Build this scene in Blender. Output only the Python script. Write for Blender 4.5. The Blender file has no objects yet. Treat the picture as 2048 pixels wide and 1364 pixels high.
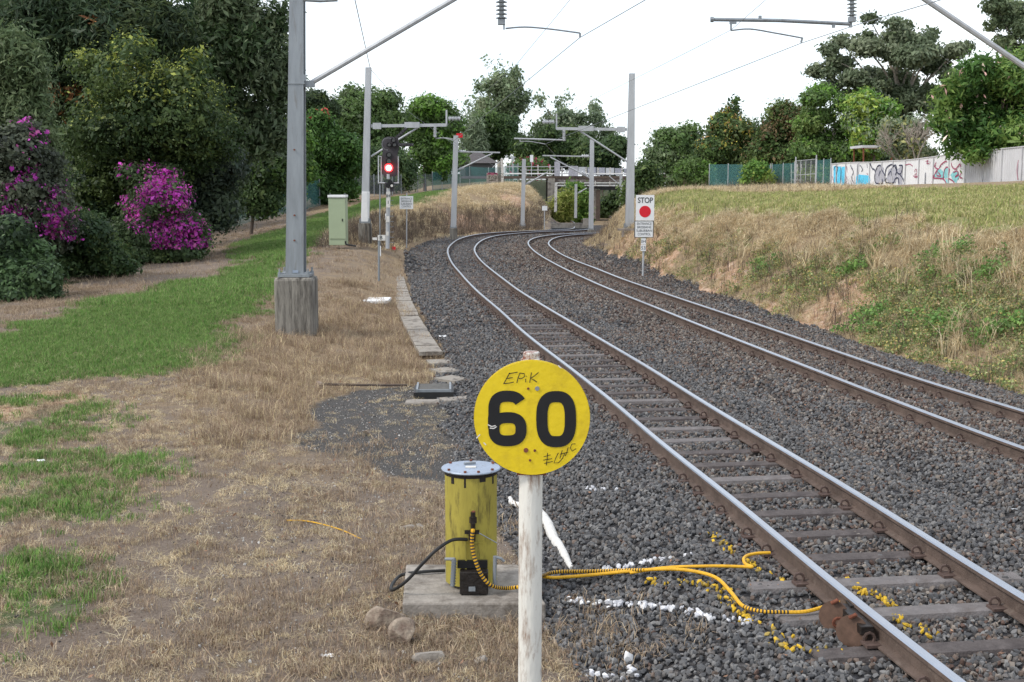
import bpy, math, random
import numpy as np
from mathutils import Vector, Matrix
from mathutils.geometry import delaunay_2d_cdt
random.seed(7); np.random.seed(7)
PI = math.pi
SC = bpy.context.scene
COL = SC.collection
# ------------------------------------------------------------------ camera
F = 2500.0; HC = 2.82; YH = 365.0
TH = math.atan((682 - YH) / F)
cam_d = bpy.data.cameras.new('camera'); cam = bpy.data.objects.new('camera', cam_d); COL.objects.link(cam)
cam_d.sensor_width = 36; cam_d.lens = F * 36 / 2048
cam_d.clip_start = 0.1; cam_d.clip_end = 6000
cam.location = (0, 0, HC); cam.rotation_euler = (PI / 2 - TH, 0, 0)
SC.camera = cam
# ------------------------------------------------------------------ world, sun, exposure
SUN_EL = math.radians(46); SUN_AZ = math.radians(-112)      # azimuth clockwise from +Y: from the left, a little behind
wd = bpy.data.worlds.new("World"); SC.world = wd; wd.use_nodes = True
nt = wd.node_tree; nt.nodes.clear()
wo = nt.nodes.new('ShaderNodeOutputWorld'); add = nt.nodes.new('ShaderNodeAddShader')
b1 = nt.nodes.new('ShaderNodeBackground'); b2 = nt.nodes.new('ShaderNodeBackground')
sky = nt.nodes.new('ShaderNodeTexSky'); sky.sky_type = 'NISHITA'; sky.sun_disc = False
sky.sun_elevation = SUN_EL; sky.sun_rotation = SUN_AZ
b1.inputs[1].default_value = 0.05
nt.links.new(sky.outputs[0], b1.inputs[0])
tc = nt.nodes.new('ShaderNodeTexCoord'); mp = nt.nodes.new('ShaderNodeMapping'); mp.inputs['Scale'].default_value = (1, 1, 2.5)
nz = nt.nodes.new('ShaderNodeTexNoise'); nz.inputs['Scale'].default_value = 2.2; nz.inputs['Detail'].default_value = 5
cr = nt.nodes.new('ShaderNodeValToRGB')
cr.color_ramp.elements[0].position = .35; cr.color_ramp.elements[0].color = (.63, .70, .80, 1)
cr.color_ramp.elements[1].position = .6; cr.color_ramp.elements[1].color = (.9, .905, .91, 1)
nt.links.new(tc.outputs['Generated'], mp.inputs[0]); nt.links.new(mp.outputs[0], nz.inputs['Vector'])
nt.links.new(nz.outputs[0], cr.inputs[0]); nt.links.new(cr.outputs[0], b2.inputs[0]); b2.inputs[1].default_value = 0.8
nt.links.new(b1.outputs[0], add.inputs[0]); nt.links.new(b2.outputs[0], add.inputs[1]); nt.links.new(add.outputs[0], wo.inputs[0])
sd = bpy.data.lights.new('sun', 'SUN'); sd.energy = 1.5; sd.angle = math.radians(10); sd.color = (1, .95, .88)
so = bpy.data.objects.new('sun', sd); COL.objects.link(so)
sdir = Vector((math.sin(SUN_AZ) * math.cos(SUN_EL), math.cos(SUN_AZ) * math.cos(SUN_EL), math.sin(SUN_EL)))
so.rotation_euler = sdir.to_track_quat('Z', 'Y').to_euler()
SC.view_settings.view_transform = 'Standard'; SC.view_settings.look = 'None'
SC.view_settings.exposure = 0.62; SC.view_settings.gamma = 1; SC.view_settings.use_curve_mapping = False

# ------------------------------------------------------------------ helpers
def ray(px, py):
    u = (px - 1024) / F; v = (682 - py) / F
    return Vector((u, math.cos(TH) + v * math.sin(TH), -math.sin(TH) + v * math.cos(TH)))
def P(px, py, Y):
    r = ray(px, py); t = Y / r.y
    return Vector((r.x * t, Y, HC + r.z * t))
def G(px, py, z):
    r = ray(px, py); t = (z - HC) / r.z
    return Vector((r.x * t, r.y * t, z))
def tag(o, label=None, cat=None, group=None, kind=None):
    if label: o['label'] = label
    if cat: o['category'] = cat
    if group: o['group'] = group
    if kind: o['kind'] = kind
    return o
def empty(name, loc, label, cat, group=None, rz=0):
    o = bpy.data.objects.new(name, None); COL.objects.link(o); o.location = loc; o.rotation_euler.z = rz
    o.empty_display_size = .2
    return tag(o, label, cat, group)
def link(name, me, parent=None, loc=None):
    o = bpy.data.objects.new(name, me); COL.objects.link(o)
    if parent is not None: o.parent = parent
    if loc is not None: o.location = loc
    return o
class MB:
    """collects geometry; origin is subtracted so that parts sit in their thing's space"""
    def __init__(s, org=(0, 0, 0)):
        s.v = []; s.f = []; s.m = []; s.o = Vector(org)
    def addv(s, pts):
        n = len(s.v); s.v.extend([Vector(p) - s.o for p in pts]); return n
    def face(s, idx, mi=0): s.f.append(tuple(idx)); s.m.append(mi)
    def box(s, c, sz, rz=0, mi=0, M=None, taper=1.0):
        c = Vector(c); hx, hy, hz_ = sz[0] / 2, sz[1] / 2, sz[2] / 2
        R = M if M is not None else Matrix.Rotation(rz, 3, 'Z')
        pts = []
        for dz in (-1, 1):
            k = 1 if dz < 0 else taper
            for dx, dy in ((-1, -1), (1, -1), (1, 1), (-1, 1)):
                pts.append(c + R @ Vector((dx * hx * k, dy * hy * k, dz * hz_)))
        n = s.addv(pts)
        for q in ((0, 3, 2, 1), (4, 5, 6, 7), (0, 1, 5, 4), (1, 2, 6, 5), (2, 3, 7, 6), (3, 0, 4, 7)): s.face([n + i for i in q], mi)
        return s
    def tube(s, pts, r, seg=8, mi=0, caps=True, mfun=None):
        pts = [Vector(p) for p in pts]; rs = r if isinstance(r, (list, tuple)) else [r] * len(pts)
        rings = []; up = None
        for i, p in enumerate(pts):
            t = (pts[min(i + 1, len(pts) - 1)] - pts[max(i - 1, 0)])
            if t.length < 1e-9: t = Vector((0, 0, 1))
            t.normalize()
            if up is None:
                up = Vector((0, 0, 1)) if abs(t.z) < .9 else Vector((0, 1, 0))
            a = t.cross(up)
            if a.length < 1e-6: a = t.cross(Vector((1, 0, 0)))
            a.normalize(); b = a.cross(t); up = b
            rings.append(s.addv([p + (a * math.cos(k * 2 * PI / seg) + b * math.sin(k * 2 * PI / seg)) * rs[i] for k in range(seg)]))
        for i in range(len(rings) - 1):
            mm = mfun(i) if mfun else mi
            for k in range(seg):
                s.face((rings[i] + k, rings[i] + (k + 1) % seg, rings[i + 1] + (k + 1) % seg, rings[i + 1] + k), mm)
        if caps:
            s.face([rings[0] + k for k in range(seg)][::-1], mi); s.face([rings[-1] + k for k in range(seg)], mi)
        return s
    def bar(s, a, b, w, h, mi=0):
        a = Vector(a); b = Vector(b); t = (b - a); L = t.length; t.normalize()
        up = Vector((0, 0, 1)) if abs(t.z) < .95 else Vector((0, 1, 0))
        x = t.cross(up).normalized(); y = x.cross(t)
        M = Matrix((x, t, y)).transposed()
        return s.box((a + b) / 2, (w, L, h), M=M, mi=mi)
    def disc(s, c, n, r, th, seg=24, mi=0):
        n = Vector(n).normalized(); c = Vector(c)
        return s.tube([c - n * th / 2, c + n * th / 2], r, seg, mi)
    def lathe(s, c, prof, seg=20, axis=(0, 0, 1), mi=0):
        q = Vector((0, 0, 1)).rotation_difference(Vector(axis).normalized()); c = Vector(c)
        rings = [s.addv([c + q @ Vector((r * math.cos(k * 2 * PI / seg), r * math.sin(k * 2 * PI / seg), z)) for k in range(seg)]) for r, z in prof]
        for i in range(len(rings) - 1):
            for k in range(seg): s.face((rings[i] + k, rings[i] + (k + 1) % seg, rings[i + 1] + (k + 1) % seg, rings[i + 1] + k), mi)
        s.face([rings[0] + k for k in range(seg)][::-1], mi); s.face([rings[-1] + k for k in range(seg)], mi)
        return s
    def ribbon(s, pts, w, ax, ay, nrm, org, lift=0.0, mi=0, closed=False):
        """flat stroke of width w through 2-D pts in plane org + x*ax + y*ay"""
        p = [Vector((a, b)) for a, b in pts]; n = len(p); L = []; R = []
        for i in range(n):
            if closed: t = p[(i + 1) % n] - p[i - 1]
            else: t = p[min(i + 1, n - 1)] - p[max(i - 1, 0)]
            if t.length < 1e-9: t = Vector((1, 0))
            t.normalize(); q = Vector((-t.y, t.x)) * w / 2
            L.append(p[i] + q); R.append(p[i] - q)
        to3 = lambda a: Vector(org) + Vector(ax) * a.x + Vector(ay) * a.y + Vector(nrm) * lift
        b = s.addv([to3(a) for a in L] + [to3(a) for a in R])
        for i in range(n if closed else n - 1):
            j = (i + 1) % n
            s.face((b + i, b + n + i, b + n + j, b + j), mi)
        return s
    def build(s, name, mats, parent=None, smooth=False, loc=None, bevel=0):
        me = bpy.data.meshes.new(name); me.from_pydata([tuple(v) for v in s.v], [], s.f)
        for m in (mats if isinstance(mats, (list, tuple)) else [mats]): me.materials.append(m)
        me.polygons.foreach_set('material_index', s.m)
        if smooth:
            me.polygons.foreach_set('use_smooth', [True] * len(s.f)); 
            try: me.set_sharp_from_angle(angle=math.radians(40))
            except Exception: pass
        me.update()
        if parent is None:
            if loc is None: loc = s.o
        o = link(name, me, parent, loc)
        if bevel:
            b = o.modifiers.new('bevel', 'BEVEL'); b.width = bevel; b.segments = 2; b.limit_method = 'ANGLE'
        return o
def fastmesh(name, V, Fc, mat, cols=None, smooth=False):
    me = bpy.data.meshes.new(name); V = np.asarray(V, np.float32); Fc = np.asarray(Fc, np.int32); k = Fc.shape[1]
    me.vertices.add(len(V)); me.vertices.foreach_set('co', V.ravel())
    me.loops.add(Fc.size); me.loops.foreach_set('vertex_index', Fc.ravel())
    me.polygons.add(len(Fc)); me.polygons.foreach_set('loop_start', np.arange(0, Fc.size, k, dtype=np.int32))
    try: me.polygons.foreach_set('loop_total', np.full(len(Fc), k, np.int32))
    except Exception: pass
    if smooth: me.polygons.foreach_set('use_smooth', np.ones(len(Fc), bool))
    me.update(calc_edges=True)
    if cols is not None:
        a = me.color_attributes.new('tint', 'FLOAT_COLOR', 'POINT')
        c = np.ones((len(V), 4), np.float32); c[:, :3] = cols; a.data.foreach_set('color', c.ravel())
    me.materials.append(mat)
    return me
def sm(a, b, x):
    t = np.clip((np.asarray(x, float) - a) / (b - a), 0, 1); return t * t * (3 - 2 * t)
def catmull(pts, n=8):
    pts = [Vector(p) for p in pts]; out = []
    for i in range(len(pts) - 1):
        p0 = pts[max(i - 1, 0)]; p1 = pts[i]; p2 = pts[i + 1]; p3 = pts[min(i + 2, len(pts) - 1)]
        for k in range(n):
            t = k / n
            out.append(.5 * ((2 * p1) + (p2 - p0) * t + (2 * p0 - 5 * p1 + 4 * p2 - p3) * t * t + (3 * p1 - p0 - 3 * p2 + p3) * t ** 3))
    out.append(pts[-1]); return out

# ------------------------------------------------------------------ materials
def mat(name, col, rough=.7, metal=0.0, var=.25, scale=6, bump=0.0, bscale=40, col2=None, spec=.3, emit=None, estr=0, dirt=None, dscale=3, dpos=(.5, .62), stretch=None):
    m = bpy.data.materials.new(name); m.use_nodes = True; t = m.node_tree; n = t.nodes; bs = n['Principled BSDF']
    bs.inputs['Roughness'].default_value = rough; bs.inputs['Metallic'].default_value = metal
    bs.inputs['Specular IOR Level'].default_value = spec
    tc = n.new('ShaderNodeTexCoord'); vec = tc.outputs['Object']
    if stretch:
        mp = n.new('ShaderNodeMapping'); mp.inputs['Scale'].default_value = stretch; t.links.new(vec, mp.inputs[0]); vec = mp.outputs[0]
    nz = n.new('ShaderNodeTexNoise'); nz.inputs['Scale'].default_value = scale; nz.inputs['Detail'].default_value = 6; nz.inputs['Roughness'].default_value = .65
    t.links.new(vec, nz.inputs['Vector'])
    rp = n.new('ShaderNodeValToRGB'); e = rp.color_ramp.elements
    c2 = col2 or tuple(min(1, c * (1 + var)) for c in col)
    c1 = tuple(c * (1 - var) for c in col) if not col2 else col
    e[0].position = .32; e[0].color = (*c1, 1); e[1].position = .68; e[1].color = (*c2, 1)
    t.links.new(nz.outputs[0], rp.inputs[0]); out = rp.outputs[0]
    if dirt:
        n2 = n.new('ShaderNodeTexNoise'); n2.inputs['Scale'].default_value = dscale; n2.inputs['Detail'].default_value = 8; n2.inputs['Roughness'].default_value = .7
        t.links.new(vec, n2.inputs['Vector'])
        r2 = n.new('ShaderNodeValToRGB'); r2.color_ramp.elements[0].position = dpos[0]; r2.color_ramp.elements[1].position = dpos[1]
        t.links.new(n2.outputs[0], r2.inputs[0])
        mx = n.new('ShaderNodeMixRGB'); mx.inputs[2].default_value = (*dirt, 1); t.links.new(r2.outputs[0], mx.inputs[0]); t.links.new(out, mx.inputs[1]); out = mx.outputs[0]
    t.links.new(out, bs.inputs['Base Color'])
    if bump:
        n3 = n.new('ShaderNodeTexNoise'); n3.inputs['Scale'].default_value = bscale; n3.inputs['Detail'].default_value = 5
        t.links.new(vec, n3.inputs['Vector']); bp = n.new('ShaderNodeBump'); bp.inputs['Strength'].default_value = bump; bp.inputs['Distance'].default_value = .02
        t.links.new(n3.outputs[0], bp.inputs['Height']); t.links.new(bp.outputs[0], bs.inputs['Normal'])
    if emit: bs.inputs['Emission Color'].default_value = (*emit, 1); bs.inputs['Emission Strength'].default_value = estr
    return m
def tintmat(name, rough=.6, trans=.3, gain=1.0, spec=.25):
    m = bpy.data.materials.new(name); m.use_nodes = True; t = m.node_tree; n = t.nodes; bs = n['Principled BSDF']
    at = n.new('ShaderNodeAttribute'); at.attribute_name = 'tint'
    oi = n.new('ShaderNodeObjectInfo')
    mr = n.new('ShaderNodeMapRange'); mr.inputs[3].default_value = .75 * gain; mr.inputs[4].default_value = 1.25 * gain
    t.links.new(oi.outputs['Random'], mr.inputs[0])
    vm = n.new('ShaderNodeVectorMath'); vm.operation = 'SCALE'; t.links.new(at.outputs['Color'], vm.inputs[0]); t.links.new(mr.outputs[0], vm.inputs['Scale'])
    t.links.new(vm.outputs[0], bs.inputs['Base Color'])
    bs.inputs['Roughness'].default_value = rough; bs.inputs['Specular IOR Level'].default_value = spec
    if trans:
        tr = n.new('ShaderNodeBsdfTranslucent'); t.links.new(vm.outputs[0], tr.inputs[0])
        mx = n.new('ShaderNodeMixShader'); mx.inputs[0].default_value = trans
        t.links.new(bs.outputs[0], mx.inputs[1]); t.links.new(tr.outputs[0], mx.inputs[2]); t.links.new(mx.outputs[0], n['Material Output'].inputs[0])
    return m
M = {}
M['leaf'] = tintmat('leaf', .5, .38, 1.6)
M['grass'] = tintmat('grass_blade', .7, .25)
M['stone'] = tintmat('ballast_stone', .85, 0, .95, spec=.35)
M['bark'] = mat('bark', (.13, .10, .08), .9, bump=.6, bscale=12, scale=3)
M['palebark'] = mat('pale_bark', (.33, .29, .24), .9, bump=.3, bscale=10, scale=2)
M['galv'] = mat('galvanised_steel', (.25, .27, .285), .5, .3, var=.16, scale=2.5, bump=.05, stretch=(3, 3, .4), dirt=(.17, .16, .15), dscale=3, dpos=(.55, .75))
M['galv_light'] = mat('pale_galvanised_steel', (.42, .43, .44), .5, .2, var=.12, scale=2, stretch=(3, 3, .5))
M['conc'] = mat('concrete', (.26, .24, .21), .9, var=.2, scale=3, bump=.4, bscale=30, dirt=(.07, .06, .055), dscale=2.5, dpos=(.45, .7))
M['conc_pale'] = mat('pale_concrete', (.30, .27, .235), .9, var=.25, scale=5, bump=.4, bscale=40, dirt=(.13, .11, .09), dscale=4, dpos=(.45, .65))
M['conc_stained'] = mat('stained_concrete', (.27, .25, .215), .9, var=.2, scale=2, bump=.4, bscale=30, dirt=(.045, .04, .035), dscale=2.2, dpos=(.42, .62), stretch=(2.6, 2.6, .35))
M['slab'] = mat('paving_slab', (.30, .27, .23), .9, var=.2, scale=4, bump=.4, bscale=30, dirt=(.14, .12, .1), dscale=4)
M['sleeper'] = mat('sleeper_concrete', (.10, .085, .08), .9, var=.3, scale=8, bump=.5, bscale=60, dirt=(.06, .05, .048), dscale=5, dpos=(.45, .65))
M['sleeper_pale'] = mat('pale_sleeper', (.16, .145, .14), .9, var=.25, scale=8, bump=.5, bscale=60, dirt=(.12, .1, .09), dscale=5, dpos=(.5, .75))
M['railtop'] = mat('polished_rail', (.46, .48, .52), .3, 1.0, var=.05, scale=3)
M['railside'] = mat('rusty_rail', (.105, .075, .06), .75, 0, var=.3, scale=5, bump=.3, bscale=60, dirt=(.2, .16, .13), dscale=9, dpos=(.55, .8))
M['clip'] = mat('rusty_clip', (.09, .06, .05), .8, var=.3, scale=20)
M['black'] = mat('black_rubber', (.02, .02, .02), .5, var=.3, scale=20)
M['blackpaint'] = mat('black_paint', (.012, .012, .013), .45, var=.2, scale=8)
M['yellow'] = mat('sign_yellow', (.72, .53, .015), .45, var=.05, scale=3, dirt=(.45, .31, .02), dscale=7, dpos=(.5, .8), bump=.1)
M['whitepost'] = mat('chipped_white_paint', (.66, .64, .58), .6, var=.08, scale=4, dirt=(.22, .13, .08), dscale=9, dpos=(.5, .66), stretch=(2, 2, .45), bump=.25)
M['rustwhite'] = mat('chipped_cap', (.6, .58, .54), .7, var=.1, scale=4, dirt=(.2, .07, .04), dscale=30, dpos=(.42, .56))
M['rust'] = mat('rust', (.17, .06, .035), .9, var=.4, scale=20)
M['white'] = mat('white_paint', (.75, .75, .74), .6, var=.06, scale=5)
M['whitedirty'] = mat('dirty_white', (.62, .6, .56), .7, var=.15, scale=12, bump=.4, bscale=30)
M['tank'] = mat('faded_yellow_tank', (.36, .30, .055), .6, var=.22, scale=3, dirt=(.07, .055, .02), dscale=6, dpos=(.50, .70), stretch=(2.2, 2.2, .5), bump=.15)
M['lid'] = mat('pale_blue_lid', (.30, .35, .43), .5, .2, var=.15, scale=7, dirt=(.14, .13, .12), dscale=14, dpos=(.55, .7))
M['grease'] = mat('black_grease', (.018, .014, .012), .45, var=.4, scale=20, bump=.4)
M['hoseyellow'] = mat('yellow_hose', (.66, .36, .02), .5, var=.15, scale=20)
M['yellowpaint'] = tintmat('yellow_sprayed_stone', .8, 0)
M['brass'] = mat('rusty_brass', (.11, .065, .045), .6, .3, var=.3, scale=15)
M['green_cab'] = mat('sage_green_paint', (.34, .40, .26), .5, var=.05, scale=2)
M['redpaint'] = mat('red_paint', (.62, .015, .03), .5, var=.06)
M['ink'] = mat('black_marker', (.03, .025, .015), .6)
M['darkgrey'] = mat('dark_signal_grey', (.055, .05, .055), .6, var=.2)
M['redlamp'] = mat('red_lamp', (.5, .02, .02), .4, emit=(1, .03, .035), estr=5)
M['redcore'] = mat('red_lamp_core', (.8, .5, .5), .4, emit=(1, .55, .5), estr=9)
M['lens'] = mat('dark_lens', (.03, .03, .035), .15, spec=.8)
M['insul'] = mat('porcelain', (.55, .56, .58), .3, var=.05, spec=.6)
M['insul_dark'] = mat('grey_porcelain', (.23, .25, .26), .3, var=.1, spec=.6)
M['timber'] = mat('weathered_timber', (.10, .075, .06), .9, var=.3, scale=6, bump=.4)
M['whitetimber'] = mat('peeling_white_timber', (.55, .53, .5), .8, var=.1, scale=8, dirt=(.1, .08, .06), dscale=6, dpos=(.5, .62))
M['corr'] = mat('grey_white_fence_steel', (.52, .52, .53), .55, .05, var=.1, scale=.8)
M['corrw'] = mat('white_fence_steel', (.66, .66, .66), .55, .05, var=.06, scale=.8)
M['cyan'] = mat('cyan_spray', (.10, .50, .72), .6); M['teal'] = mat('teal_spray', (.22, .50, .52), .6)
M['pink'] = mat('maroon_spray', (.32, .06, .12), .6); M['inkblue'] = mat('dark_spray', (.03, .035, .07), .6); M['greyspray'] = mat('grey_spray', (.36, .36, .4), .6)
M['asphalt'] = mat('asphalt', (.13, .135, .15), .9, var=.15, scale=4)
M['roofdark'] = mat('dark_roof', (.10, .09, .09), .8); M['wallpale'] = mat('pale_wall', (.5, .48, .42), .8)
M['glass'] = mat('window_glass', (.04, .05, .06), .08, spec=.8)
M['fascia'] = mat('stained_fascia', (.16, .125, .11), .9, var=.3, scale=2, dirt=(.3, .27, .25), dscale=1.5)
M['brick'] = mat('brick_rubble', (.13, .085, .065), .9, var=.35, scale=14, bump=.9, bscale=25, col2=(.36, .30, .23))
M['pitlid'] = mat('worn_pit_lid', (.11, .105, .095), .9, var=.25, scale=12, bump=.5, bscale=60)
def clothmat(name, col, a):
    m = bpy.data.materials.new(name); m.use_nodes = True; t = m.node_tree; n = t.nodes; bs = n['Principled BSDF']
    nz = n.new('ShaderNodeTexNoise'); nz.inputs['Scale'].default_value = 1.5
    rp = n.new('ShaderNodeValToRGB'); rp.color_ramp.elements[0].color = (*[c * .7 for c in col], 1); rp.color_ramp.elements[1].color = (*[c * 1.3 for c in col], 1)
    t.links.new(nz.outputs[0], rp.inputs[0]); t.links.new(rp.outputs[0], bs.inputs['Base Color']); bs.inputs['Roughness'].default_value = .9
    tr = n.new('ShaderNodeBsdfTransparent'); mx = n.new('ShaderNodeMixShader'); mx.inputs[0].default_value = a
    t.links.new(tr.outputs[0], mx.inputs[1]); t.links.new(bs.outputs[0], mx.inputs[2]); t.links.new(mx.outputs[0], n['Material Output'].inputs[0])
    return m
M['shade'] = clothmat('green_shade_cloth', (.05, .16, .16), .55)
M['mesh'] = clothmat('grey_chain_mesh', (.25, .28, .3), .22)

# ------------------------------------------------------------------ rails as traced on the ground plane
L1 = [(3.05,3.6),(2.56,6.82),(2.29,8.57),(2.0,10.94),(1.64,13.33),(1.38,15.53),(.93,18.77),(.44,22.06),(.14,24.29),(-.27,27.77),(-.85,32.2),(-1.33,36.43),(-1.65,39.56),(-1.98,42.73),(-2.24,45.63),(-2.49,48.98),(-2.69,52.16),(-2.8,55.38),(-2.81,58.2),(-2.72,62.74),(-2.41,66.25),(-1.91,69.09),(-.97,71.67),(.47,73.6),(1.64,74.76),(2.97,75.6),(3.8,78.5),(4.3,86),(4.9,100),(5.1,120),(5.2,140)]
L2 = [(4.2,3.8),(3.72,6.9),(3.45,8.76),(3.2,10.96),(2.86,13.33),(2.46,16.2),(2.12,18.99),(1.72,21.8),(1.24,25.21),(.72,28.88),(.15,33.2),(-.20,36.43),(-.54,39.56),(-.99,44.03),(-1.28,47.53),(-1.53,51.51),(-1.63,54.28),(-1.63,57.36),(-1.56,60.44),(-1.33,64.0),(-.8,67.6),(.45,71.0),(1.89,73.07),(3.6,74.5),(4.9,77.6),(5.45,86),(6.0,100),(6.2,120),(6.3,140)]
R1 = [(7.6,2.5),(6.55,8),(5.49,13.16),(5.1,15.48),(4.62,18.82),(3.84,24.3),(3.18,29.24),(2.54,34.0),(2.20,37.0),(1.80,40.73),(1.36,45.63),(.98,51.07),(.78,56.22),(.77,59.93),(.97,63.13),(1.46,66.2),(2.31,68.75),(3.18,70.04),(4.7,71.0),(6.3,74),(7.2,81),(8.5,93),(9.9,112),(10.2,140)]
R2 = [(8.75,2.7),(7.7,8.2),(6.75,13.3),(6.35,15.6),(5.94,17.71),(5.48,21.0),(4.95,25),(4.3,29.5),(3.72,33.64),(3.24,37.2),(2.80,41.5),(2.32,45.63),(1.98,49.6),(1.76,54.15),(1.69,58.01),(1.82,60.96),(2.16,64.27),(2.78,67.13),(3.96,69.4),(5.7,70.2),(7.4,73.4),(8.35,80.5),(9.6,92.5),(11.0,112),(11.3,140)]
def resample(pts, step=.25, smooth_it=30):
    c = np.array([(p.x, p.y) for p in catmull([Vector((a, b, 0)) for a, b in pts], 12)])
    d = np.r_[0, np.cumsum(np.hypot(*np.diff(c, axis=0).T))]; s = np.arange(0, d[-1], step)
    q = np.stack([np.interp(s, d, c[:, 0]), np.interp(s, d, c[:, 1])], 1)
    for _ in range(smooth_it):
        q[1:-1] = q[1:-1] * .5 + (q[:-2] + q[2:]) * .25
    return q
RL = [resample(a) for a in (L1, L2, R1, R2)]
def centre(a, b):
    out = []
    for p in a:
        k = np.argmin(((b - p) ** 2).sum(1)); out.append((p + b[k]) / 2)
    q = np.array(out)
    for _ in range(20): q[1:-1] = q[1:-1] * .5 + (q[:-2] + q[2:]) * .25
    return q
CL = centre(RL[0], RL[1]); CR = centre(RL[2], RL[3])
def pdist(X, Y, poly, ch=20000):
    X = np.asarray(X, float).ravel(); Y = np.asarray(Y, float).ravel(); out = np.empty(len(X)); idx = np.empty(len(X), int)
    for i in range(0, len(X), ch):
        d = (X[i:i + ch, None] - poly[None, :, 0]) ** 2 + (Y[i:i + ch, None] - poly[None, :, 1]) ** 2
        k = d.argmin(1); out[i:i + ch] = np.sqrt(d[np.arange(len(k)), k]); idx[i:i + ch] = k
    return out, idx

# ------------------------------------------------------------------ terrain
TP = []; TE = []
def fl(pts):
    n = len(TP); TP.extend([tuple(p) for p in pts]); TE.extend([(n + i, n + i + 1) for i in range(len(pts) - 1)])
slab_px = [(852, 709), (826, 661), (811, 628), (799, 599), (789, 555), (790, 524), (802, 508), (825, 496), (858, 484), (887, 476.5), (922, 470.5)]
slab_line = [G(a, b, -.36) for a, b in slab_px]
fl([(1.4, -12, -.42), (1.1, 3, -.42), (.55, 7, -.42), (-.35, 13, -.42), (-1.05, 18, -.4)] + [tuple(p) for p in slab_line] + [P(960, 467, 74), P(1000, 464, 77), P(1045, 460, 80), P(1100, 456, 84), (3.3, 100, -.6), (3.7, 118, -.8), (3.8, 150, -1.0), (4, 260, -1.0)])
fl([(12, -12, -.4), (10.9, 0, -.4), (9.9, 6, -.4), (8.9, 12, -.38), (8.0, 17.5, -.36), (7.35, 21, -.36), (6.6, 25.5, -.36), (5.7, 30, -.36), (5.0, 34, -.36), (4.2, 40, -.36), (3.5, 47, -.36), (3.15, 54, -.36), (3.4, 59.5, -.36), (4.5, 64.6, -.36), (6.3, 67.6, -.36), (8.4, 69.8, -.4), (9.8, 75, -.45), (10.8, 84, -.5), (12.2, 95, -.6), (13.2, 112, -.8), (13.4, 150, -1.0), (13.6, 260, -1.0)])
# right crest
fl([(16, -12, 1.9), (15, 0, 1.9), (13.8, 10, 1.85), (12.3, 18, 1.85)] + [tuple(P(*a)) for a in ((2048, 458, 25.5), (1900, 453, 28.5), (1730, 440, 32), (1560, 430, 36), (1420, 420, 40.5), (1345, 410, 45), (1313, 396, 51), (1300, 386, 56), (1286, 388, 60))] + [(9.6, 65.6, 2.2), (11.8, 72, 2.2), (13.4, 80, 2.2), (15, 95, 2.2), (16.4, 115, 2.3), (17, 160, 2.4), (22, 260, 2.5)])
fl([tuple(P(*a)) for a in ((1420, 380, 105), (1540, 383, 98), (1650, 378, 89), (1800, 375, 78), (1960, 370, 68), (2048, 363, 62.5), (2160, 357, 55), (2400, 350, 44))] + [(40, 10, 3.2), (42, -12, 3.2)])
fl([(60, -12, 3.4), (62, 40, 3.5), (60, 100, 3.2), (50, 200, 3.2), (45, 260, 3.2)])
# left near ground, verge and bank
fl([(-6, -12, -.36), (-5, 3, -.36), (-4, 10, -.32), (-4, 17, -.2), tuple(G(592, 655, -.1)), tuple(P(640, 560, 33)), tuple(P(665, 500, 42.5)), tuple(P(733, 484, 45.5))])
fl([(-3, -12, -.42), (-2, 3, -.42), (-2, 10, -.4), (-2.6, 18, -.33), (-3.6, 25, -.2), tuple(P(745, 560, 35)), tuple(P(776, 497, 43.5)), tuple(P(812, 492, 46))])
fl([(-16, -12, -.3), (-13, 12, -.2), (-11.2, 26, -.1), tuple(P(200, 560, 36)), tuple(P(400, 520, 46)), tuple(P(430, 467, 76)), tuple(P(542, 438, 84)), tuple(P(630, 414, 90)), tuple(P(700, 402, 100)), tuple(P(760, 394, 112)), tuple(P(860, 386, 132)), tuple(P(935, 369, 146)), tuple(P(1000, 362, 150))])
fl([tuple(P(*a)) for a in ((745, 470, 48), (760, 452, 54), (795, 430, 64), (835, 411, 74), (900, 391, 84), (960, 376, 91), (1045, 365, 97))] + [(1.6, 108, 2.6), (2.0, 118, 2.7), (2.1, 150, 2.8), (2.3, 260, 3)])
fl([(-60, -12, 0), (-60, 40, .4), (-60, 90, 1.5), (-50, 150, 4), (-30, 200, 4.6), (-4, 200, 4.2)])
fl([tuple(P(790, 372, 160)), tuple(P(940, 360, 172))]); fl([tuple(P(780, 350, 235)), tuple(P(960, 350, 235))])
fl([(-900, -800, 0), (-900, 500, 8), (-600, 3000, 10), (600, 3000, 10), (900, 500, 6), (900, -800, 3), (0, -800, 0), (-900, -800, 0)])
tp2 = []; seen = {}
rm = []
for p in TP:
    k = (round(p[0], 3), round(p[1], 3))
    if k not in seen: seen[k] = len(tp2); tp2.append(p)
    rm.append(seen[k])
ed = [(rm[a], rm[b]) for a, b in TE if rm[a] != rm[b]]
vo, eo, fo, ov, _, _ = delaunay_2d_cdt([Vector((p[0], p[1])) for p in tp2], ed, [], 0, 1e-4)
vz = []
for i, v in enumerate(vo):
    if ov[i]: vz.append(tp2[ov[i][0]][2])
    else:
        dd = sorted((((v.x - q[0]) ** 2 + (v.y - q[1]) ** 2), q[2]) for q in tp2)[:2]; vz.append((dd[0][1] + dd[1][1]) / 2)
TV = np.array([(v.x, v.y) for v in vo]); TZ = np.array(vz); TF = [f for f in fo if len(f) == 3]
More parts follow.
